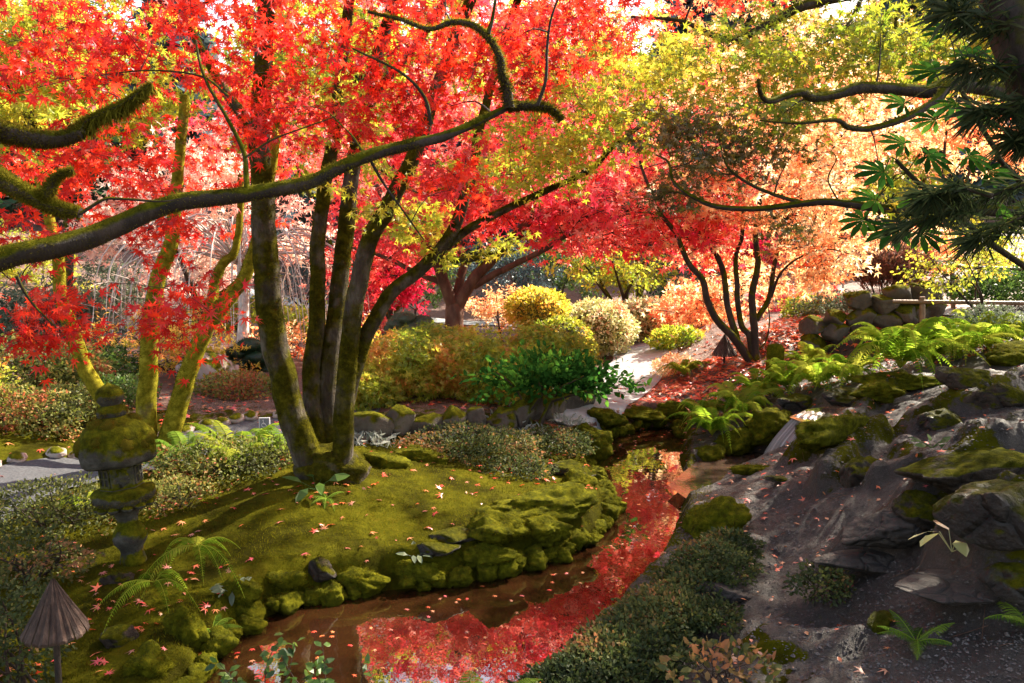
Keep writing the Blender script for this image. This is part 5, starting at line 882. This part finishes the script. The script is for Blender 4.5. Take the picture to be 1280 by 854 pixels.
def lamp(label, b, s, r=.165, h=.27, post=.55, tilt=0):
    root = thing('path_lamp', label, 'garden lamp', b, 'cone-shaded wooden path lamps'); b = np.asarray(b, float); n = 22
    def cone(r0, z0, r1, z1, nn, off, gap):
        m = MB()
        for i in range(nn):
            a = 6.283*i/nn+off; d = 6.283/nn*.5*gap; t = .012*s
            def q(rr, aa, z): return b+np.array([math.cos(aa)*rr, math.sin(aa)*rr, z])
            ro = 1.0+(.05 if i % 2 else 0)
            v = [q(r0, a-d, z0), q(r0, a+d, z0), q(r1*ro, a+d, z1), q(r1*ro, a-d, z1), q(r0, a-d, z0-t), q(r0, a+d, z0-t), q(r1*ro, a+d*.9, z1-t), q(r1*ro, a-d*.9, z1-t)]
            mid = [q(r0*1.05, a, z0+t*.8), q(r1*ro*1.05, a, z1+t*.8)]
            m.add(np.array(v+mid), [0, 8, 9, 3, 8, 1, 2, 9, 4, 7, 6, 5, 0, 3, 7, 4, 1, 5, 6, 2], 4, i/nn); m.add(np.array([v[3], mid[1], v[2], v[6], v[7]]), [0, 1, 2, 3, 4], 5, .5)
        return m
    top = post+h
    cone(.012*s, top*1.0, r, post, n, 0, 1.02).build('shade', M_WOOD, root); cone(.006*s, top+.018*s, r*.42, post+h*.60+.012, 14, .1, 1.02).build('cap', M_WOOD, root)
    m = MB(); m.lathe([(r*.36, post+.06), (r*.36, post+h*.45)], 12, b); m.build('lamp_glass', M_WOOD, root)
    m = MB(); m.tube(np.array([b-[0, 0, .05], b+[0, 0, post+h*.5]]), .016*s, 10); m.build('post', M_BARKD, root)
b = on(49, 3.85); lamp('large cone-shaded wooden path lamp close by at the bottom left', b, 1, .142, .25, P(47, 730, 3.85)[2]-b[2]-.25)
b = G(905, 456); Yl = b[1]; lamp('small cone-shaded path lamp among red leaves beside the orange maple', b, 1.2, .20, .33, P(905, 420, Yl)[2]-b[2]-.33)
b = on(1051, 24); z = P(1051, 355, 24)[2]; lamp('tiny distant path lamp in front of the blue-green conifers', b, 1.2, .28, .3, max(.3, z-b[2]-.3))

def lantern():
    b = G(167, 702); s = b[1]/FPX; root = thing('stone_lantern', 'weathered stone lantern leaning left with a thick moss cap', 'stone lantern', b); T = np.array(Matrix.Rotation(R(-5.5), 3, 'Y'))
    def fin(m):
        v = [(q-b)@T.T+b for q in m.v]; m.v = [q.astype(np.float32) for q in v]; return m
    px = lambda y: (702-y)*s*1.04
    m = MB(); m.lathe([(16*s, -.06), (16*s, px(700)), (13*s, px(690)), (14*s, px(684)), (20*s, px(676)), (21*s, px(670)), (19*s, px(662)), (13*s, px(654)), (12*s, px(648)), (15*s, px(640)), (18*s, px(636)), (24*s, px(632)), (25*s, px(629))], 28, b, wob=.05); fin(m).build('shaft', M_STONE, root)
    m = MB(); m.lathe([(20*s, px(632)), (30*s, px(628)), (37*s, px(622)), (38*s, px(612)), (36*s, px(609)), (26*s, px(607)), (0, px(607))], 24, b, wob=.06); 
    for i in range(12):
        a = i*.5236; c = b+[math.cos(a)*30*s, math.sin(a)*30*s, px(629)]; m.ico(c, (7*s, 7*s, 5*s), 2, .1, 2, i)
    fin(m).build('platform', M_STONE, root)
    m = MB(); hexp = [(25*s, px(609)), (26*s, px(606)), (25*s, px(603)), (25*s, px(580)), (27*s, px(577)), (27*s, px(572))]; m.lathe(hexp, 6, b, smooth=False, ang=R(30)); fb = fin(m).build('fire_box', M_STONE, root)
    dark = surfmat('dark_opening_stone', [(.01, .009, .008), (.03, .026, .022)], 9, .95, .5, 40)  # dark panels paint the shade inside the window openings
    for k in range(6):
        a = R(60*k); n = np.array([math.cos(a), math.sin(a), 0]); t = np.array([-n[1], n[0], 0]); R0 = 25*s*math.cos(R(30)); c = b+n*(R0+.002)+[0, 0, px(592)]
        m = MB()
        if k % 2 == 0:
            for (u, w, hw, hh) in ((0, 10.5, 9, 1.2), (0, -10.5, 9, 1.2), (-8.5, 0, 1.2, 11), (8.5, 0, 1.2, 11), (0, 0, 1, 10), (0, 0, 8, 1)): m.box(c+t*u*s+[0, 0, w*s]+n*.003, (hw*2*s, .012, hh*2*s), np.stack([t, n, [0, 0, 1]], 1))
            fin(m).build('window_frame', M_STONE, root); m = MB(); m.box(c, (16*s, .006, 20*s), np.stack([t, n, [0, 0, 1]], 1)); fin(m).build('window', dark, root)
        else:
            m.ico(c+t*0, (8*s, 8*s, 11*s), 3, .5, 3, k); m.v[0] = c+((m.v[0]-c)-np.outer((m.v[0]-c)@n, n)*.72); fin(m).build('relief_carving', M_STONE, root)
    m = MB(); seg = 48; th = np.arange(seg)*6.283/seg; prof = [(20, 577), (44, 577), (49, 573), (50, 565), (49, 553), (46, 541), (40, 532), (30, 525), (20, 520), (12, 518)]
    V = []
    for r, y in prof:
        rr = .92*r*s*(1+.045*np.cos(6*th)*(r/50))*(1+.05*fbm(np.stack([np.cos(th)*3, np.sin(th)*3, 0*th+y*.1], -1), 3)); V.append(np.stack([np.cos(th)*rr, np.sin(th)*rr, px(y)+0*th], -1))
    i = np.arange(len(prof)-1)[:, None]*seg; j = np.arange(seg)[None]; j2 = (j+1) % seg; m.add(np.array(V)+b, np.stack([i+j, i+j2, i+seg+j2, i+seg+j], -1), 4, .5, True); rf = fin(m).build('roof', M_STONE, root)
    g = np.random.default_rng(77); mo = MB()
    for (a, r, z, sz) in [(3.3, 43, 556, 15), (3.9, 42, 550, 14), (2.7, 42, 550, 16), (4.6, 38, 545, 12), (5.4, 42, 552, 13), (0, 42, 550, 15), (.9, 40, 548, 15), (1.7, 38, 548, 14), (6.0, 44, 556, 10), (2.9, 44, 558, 10), (5.0, 28, 530, 13), (4.2, 26, 528, 12), (2, 26, 528, 12), (.3, 26, 528, 12)]:
        c = b+[math.cos(a)*r*s*.88, math.sin(a)*r*s*.88, px(z)]; rad = np.array([sz*s*.85, sz*s*.85, sz*s*.8]); mo.ico(c, rad, 3, .3, 2.5, int(a*10), .45); u = nrm(g.normal(0, 1, (1300, 3))); mo.leaves(c+u*rad*1.0, .013, (BLADE[0]*[1.5, 1, 1], BLADE[1], 3), g.normal(0, 1, (1300, 3)), .3, np.clip(g.normal(.4, .25, 1300), 0, 1), g, dirs=u*2)
    fin(mo).build('roof_moss', M_MOSSD, root)
    m = MB(); m.lathe([(12*s, px(522)), (17*s, px(518)), (18*s, px(513)), (16*s, px(508)), (11*s, px(505))], 24, b, wob=.08); fin(m).build('neck_ring', M_STONE, root)
    m = MB(); m.lathe([(8*s, px(508)), (11*s, px(505)), (15*s, px(500)), (16.5*s, px(494)), (15.5*s, px(488)), (12*s, px(484)), (7*s, px(481)), (3*s, px(479)), (.5*s, px(477))], 24, b, wob=.05); fin(m).build('finial', M_STONE, root)
    mo = MB(); 
    for (cy_, rad, n) in ((514, 17.5, 1500), (622, 37, 1800), (494, 15.5, 500)):
        a = g.random(n)*6.283; a = a[(fbm(np.stack([a*2, 0*a, 0*a+cy_], -1), 2) > -.3)]; q = b+np.stack([np.cos(a)*rad*s, np.sin(a)*rad*s, px(cy_)+g.normal(0, 3*s, len(a))], -1); mo.leaves(q, .014, (BLADE[0]*[1.5, 1, 1], BLADE[1], 3), g.normal(0, 1, q.shape), .3, g.random(len(q))*.8, g, dirs=np.stack([np.cos(a), np.sin(a), -.2+0*a], -1)*2)
    fin(mo).build('moss_fringe', M_MOSSD, root)
lantern()
def sign():
    b = G(331, 548); b[2] += 0; root = thing('route_sign', 'small square grey sign with a pale wheelchair symbol by the grey path', 'sign', b); c = P(331, 529, b[1]); mw = surfmat('sign_white', [(.6, .6, .6), (.75, .75, .75)], 5, .5, .05); mg = surfmat('sign_grey', [(.16, .17, .2), (.22, .23, .25)], 5, .5, .05)
    m = MB(); m.box((b+c)/2, (.02, .02, c[2]-b[2])); m.build('post', M_BARKD, root); m = MB(); m.box(c-[0, .012, 0], (.13, .012, .14)); m.build('border', mw, root); m = MB(); m.box(c-[0, .021, 0], (.108, .01, .118)); m.build('panel', mg, root)
    m = MB(); th = np.linspace(.6, 5.6, 14); q = c-[0, .03, 0]; m.tube(q+np.stack([np.cos(th)*.024-.005, 0*th, np.sin(th)*.024-.018], -1), .004, 6); m.tube(q+np.array([[-.008, 0, .028], [-.006, 0, -.004], [.016, 0, -.006], [.028, 0, -.032]]), .004, 6); m.ico(q+[-.01, 0, .04], (.008, .004, .008), 2, 0); m.build('symbol', mw, root)
sign()

# ------------------------------------------------------------------ moss turf and fallen leaves
def scatter(n, x0, x1, y0, y1, g):
    x = g.uniform(x0, x1, n); y = g.uniform(y0, y1, n); return x, y
g = np.random.default_rng(88); x, y = scatter(420000, -4.5, 5, 3.2, 11, g)
sdp = sdist(x, y, POND); m1 = np.interp(y, [3, 5, 6.3, 7.5, 9, 12, 16], [-1.3, -.7, .3, 1.25, 1.85, 2.3, 2.6]); lft = x < m1; lip = (~lft) & (sdp < .4)
kp = (sdp > .07) & (lft | lip) & (np.abs(x) < y*.72) & (g.random(len(x)) < np.clip(1.3-y*.09, .25, 1)) & (n2(x, y, 3, 3, 77) > -.35)
dp = np.min(np.hypot(x[:, None]-pathp[None, ::3, 0], y[:, None]-pathp[None, ::3, 1]), axis=1); kp &= dp > .66
x, y = x[kp], y[kp]; p = np.stack([x, y, Hi(x, y)-.002], -1); m = MB(); cl = np.clip(.42+.8*n2(x, y, 2.5, 4, 31)+g.normal(0, .16, len(x)), 0, 1)
m.leaves(p, .022*(.5+.9*g.random(len(x))), (BLADE[0]*[1.7, 1, 1], BLADE[1], 3), g.normal(0, 1, p.shape), .3, cl, g, dirs=np.tile([0, 0, 1.6], (len(x), 1))+g.normal(0, .5, p.shape))
tag(m.build('moss_turf', M_MOSSF), 'short yellow-green moss covering the lawn and pond banks', 'moss', kind='stuff')
def debris():
    g = np.random.default_rng(91); m = MB(); n = 60000; y = 3.5+6.5*g.random(n)**1.3; x = xr(y)+g.uniform(.2, 4.2, n); k = (x < y*.72) & (sdist(x, y, POND) > .1) & (n2(x, y, 2.2, 3, 66)+g.normal(0, .35, n) > -.1); x, y = x[k], y[k]; z = Hi(x, y)
    v0 = np.array([(1, 0, 0), (-1, 0, 0), (0, 1, 0), (0, -1, 0), (0, 0, 1), (0, 0, -1)], float); f0 = np.array([(0, 2, 4), (2, 1, 4), (1, 3, 4), (3, 0, 4)])
    n = len(x); s_ = (.0035+.007*g.random(n)**2+.012*g.random(n)**12)[:, None, None]; v = v0[None]*(1+g.normal(0, .25, (n, 6, 1)))*s_*np.array([1, .8, .55]); a = g.random(n)*6.28; ca, sa = np.cos(a)[:, None], np.sin(a)[:, None]
    v = np.stack([v[..., 0]*ca-v[..., 1]*sa, v[..., 0]*sa+v[..., 1]*ca, v[..., 2]], -1)+np.stack([x, y, z+.001], -1)[:, None]; m.add(v, np.arange(n)[:, None]*6+f0.reshape(1, -1), 3, .5)
    tag(m.build('gravel', surfmat('grit', [(.03, .022, .02), (.08, .065, .058), (.16, .135, .125)], 30, .6, .3, 60)), 'grit and small dark pebbles on the wet path', 'gravel', kind='stuff')
    m = MB()
    for i in range(420):
        y = g.uniform(3.8, 8.5); x = float(xr(y))+g.uniform(.4, 3.6); a = g.random()*3.14; L = .03+.09*g.random()**2; d = np.array([math.cos(a), math.sin(a)])*L; q = np.array([[x-d[0], y-d[1]], [x+g.normal(0, .01), y+g.normal(0, .01)], [x+d[0], y+d[1]]]); m.tube(np.c_[q, Hi(q[:, 0], q[:, 1])+.006], [.0012, .0014, .0008], 3, .5, 0, False)
    tag(m.build('fallen_twigs', surfmat('dry_needles', [(.10, .04, .02), (.2, .09, .05)], 20, .8, .1, 60)), 'thin dry needles and twigs littering the wet path', 'twigs', kind='stuff')
debris()
def fallen():
    g = np.random.default_rng(89); m = MB()
    def put(n, cx, cyy, sx, sy, size, tpl, lo=0, hi=1, lift=.006):
        x = cx+g.normal(0, sx, n); y = cyy+g.normal(0, sy, n); k = (sdist(x, y, POND) > .03) & (y > 2.5); x, y = x[k], y[k]; z = Hi(x, y)+lift; p = np.stack([x, y, z+g.random(len(x))*.012], -1)
        m.leaves(p, size*(.6+.7*g.random(len(x))), tpl, (0, 0, 1), .28, g.uniform(lo, hi, len(x)), g)
    put(260, -1.8, 6.5, 1.6, 1.4, .05, MAPLE5, 0, 1); put(160, -2.6, 4.8, .8, .8, .05, MAPLE, 0, .9); put(300, 0, 9, 1.4, 1.0, .055, MAPLE5, .0, .5); put(420, 2.6, 6.6, 1.3, 1.5, .042, OVAL, .3, .9); put(160, 2.2, 6, 1.4, 1.4, .05, MAPLE5, .2, 1); put(260, 3.6, 9, 1.2, 1.0, .05, MAPLE5, .1, .9)
    put(1700, 3.9, 13.4, 1.3, .9, .09, MAPLE5, .1, .6); put(900, 2.6, 13.2, .9, .7, .08, MAPLE5, .0, .6); put(1300, 5.5, 14.5, 1.2, .8, .08, MAPLE5, .1, .7); put(700, 0, 12, 2, 1.2, .07, MAPLE5, .0, .7); put(700, -4.5, 10.5, 1.6, 1.2, .07, MAPLE5, 0, .7); put(500, 6, 11.5, 1.0, .8, .06, MAPLE5, .1, .8)
    tag(m.build('fallen_leaves', M_FALL), 'red and orange maple leaves fallen on the ground', 'fallen leaves', kind='stuff')
    g2 = np.random.default_rng(90); m = MB(); n = 150; x = g2.uniform(-2.4, 3.2, 900); y = g2.uniform(4.0, 12, 900); k = sdist(x, y, POND) < -.05; x, y = x[k][:n], y[k][:n]; p = np.stack([x, y, 0*x+.004], -1); m.leaves(p, .035, MAPLE5, (0, 0, 1), .03, g2.random(len(x)), g2)
    tag(m.build('floating_leaves', M_FALL), 'few small leaves floating on the pond', 'fallen leaves', kind='stuff')
fallen()
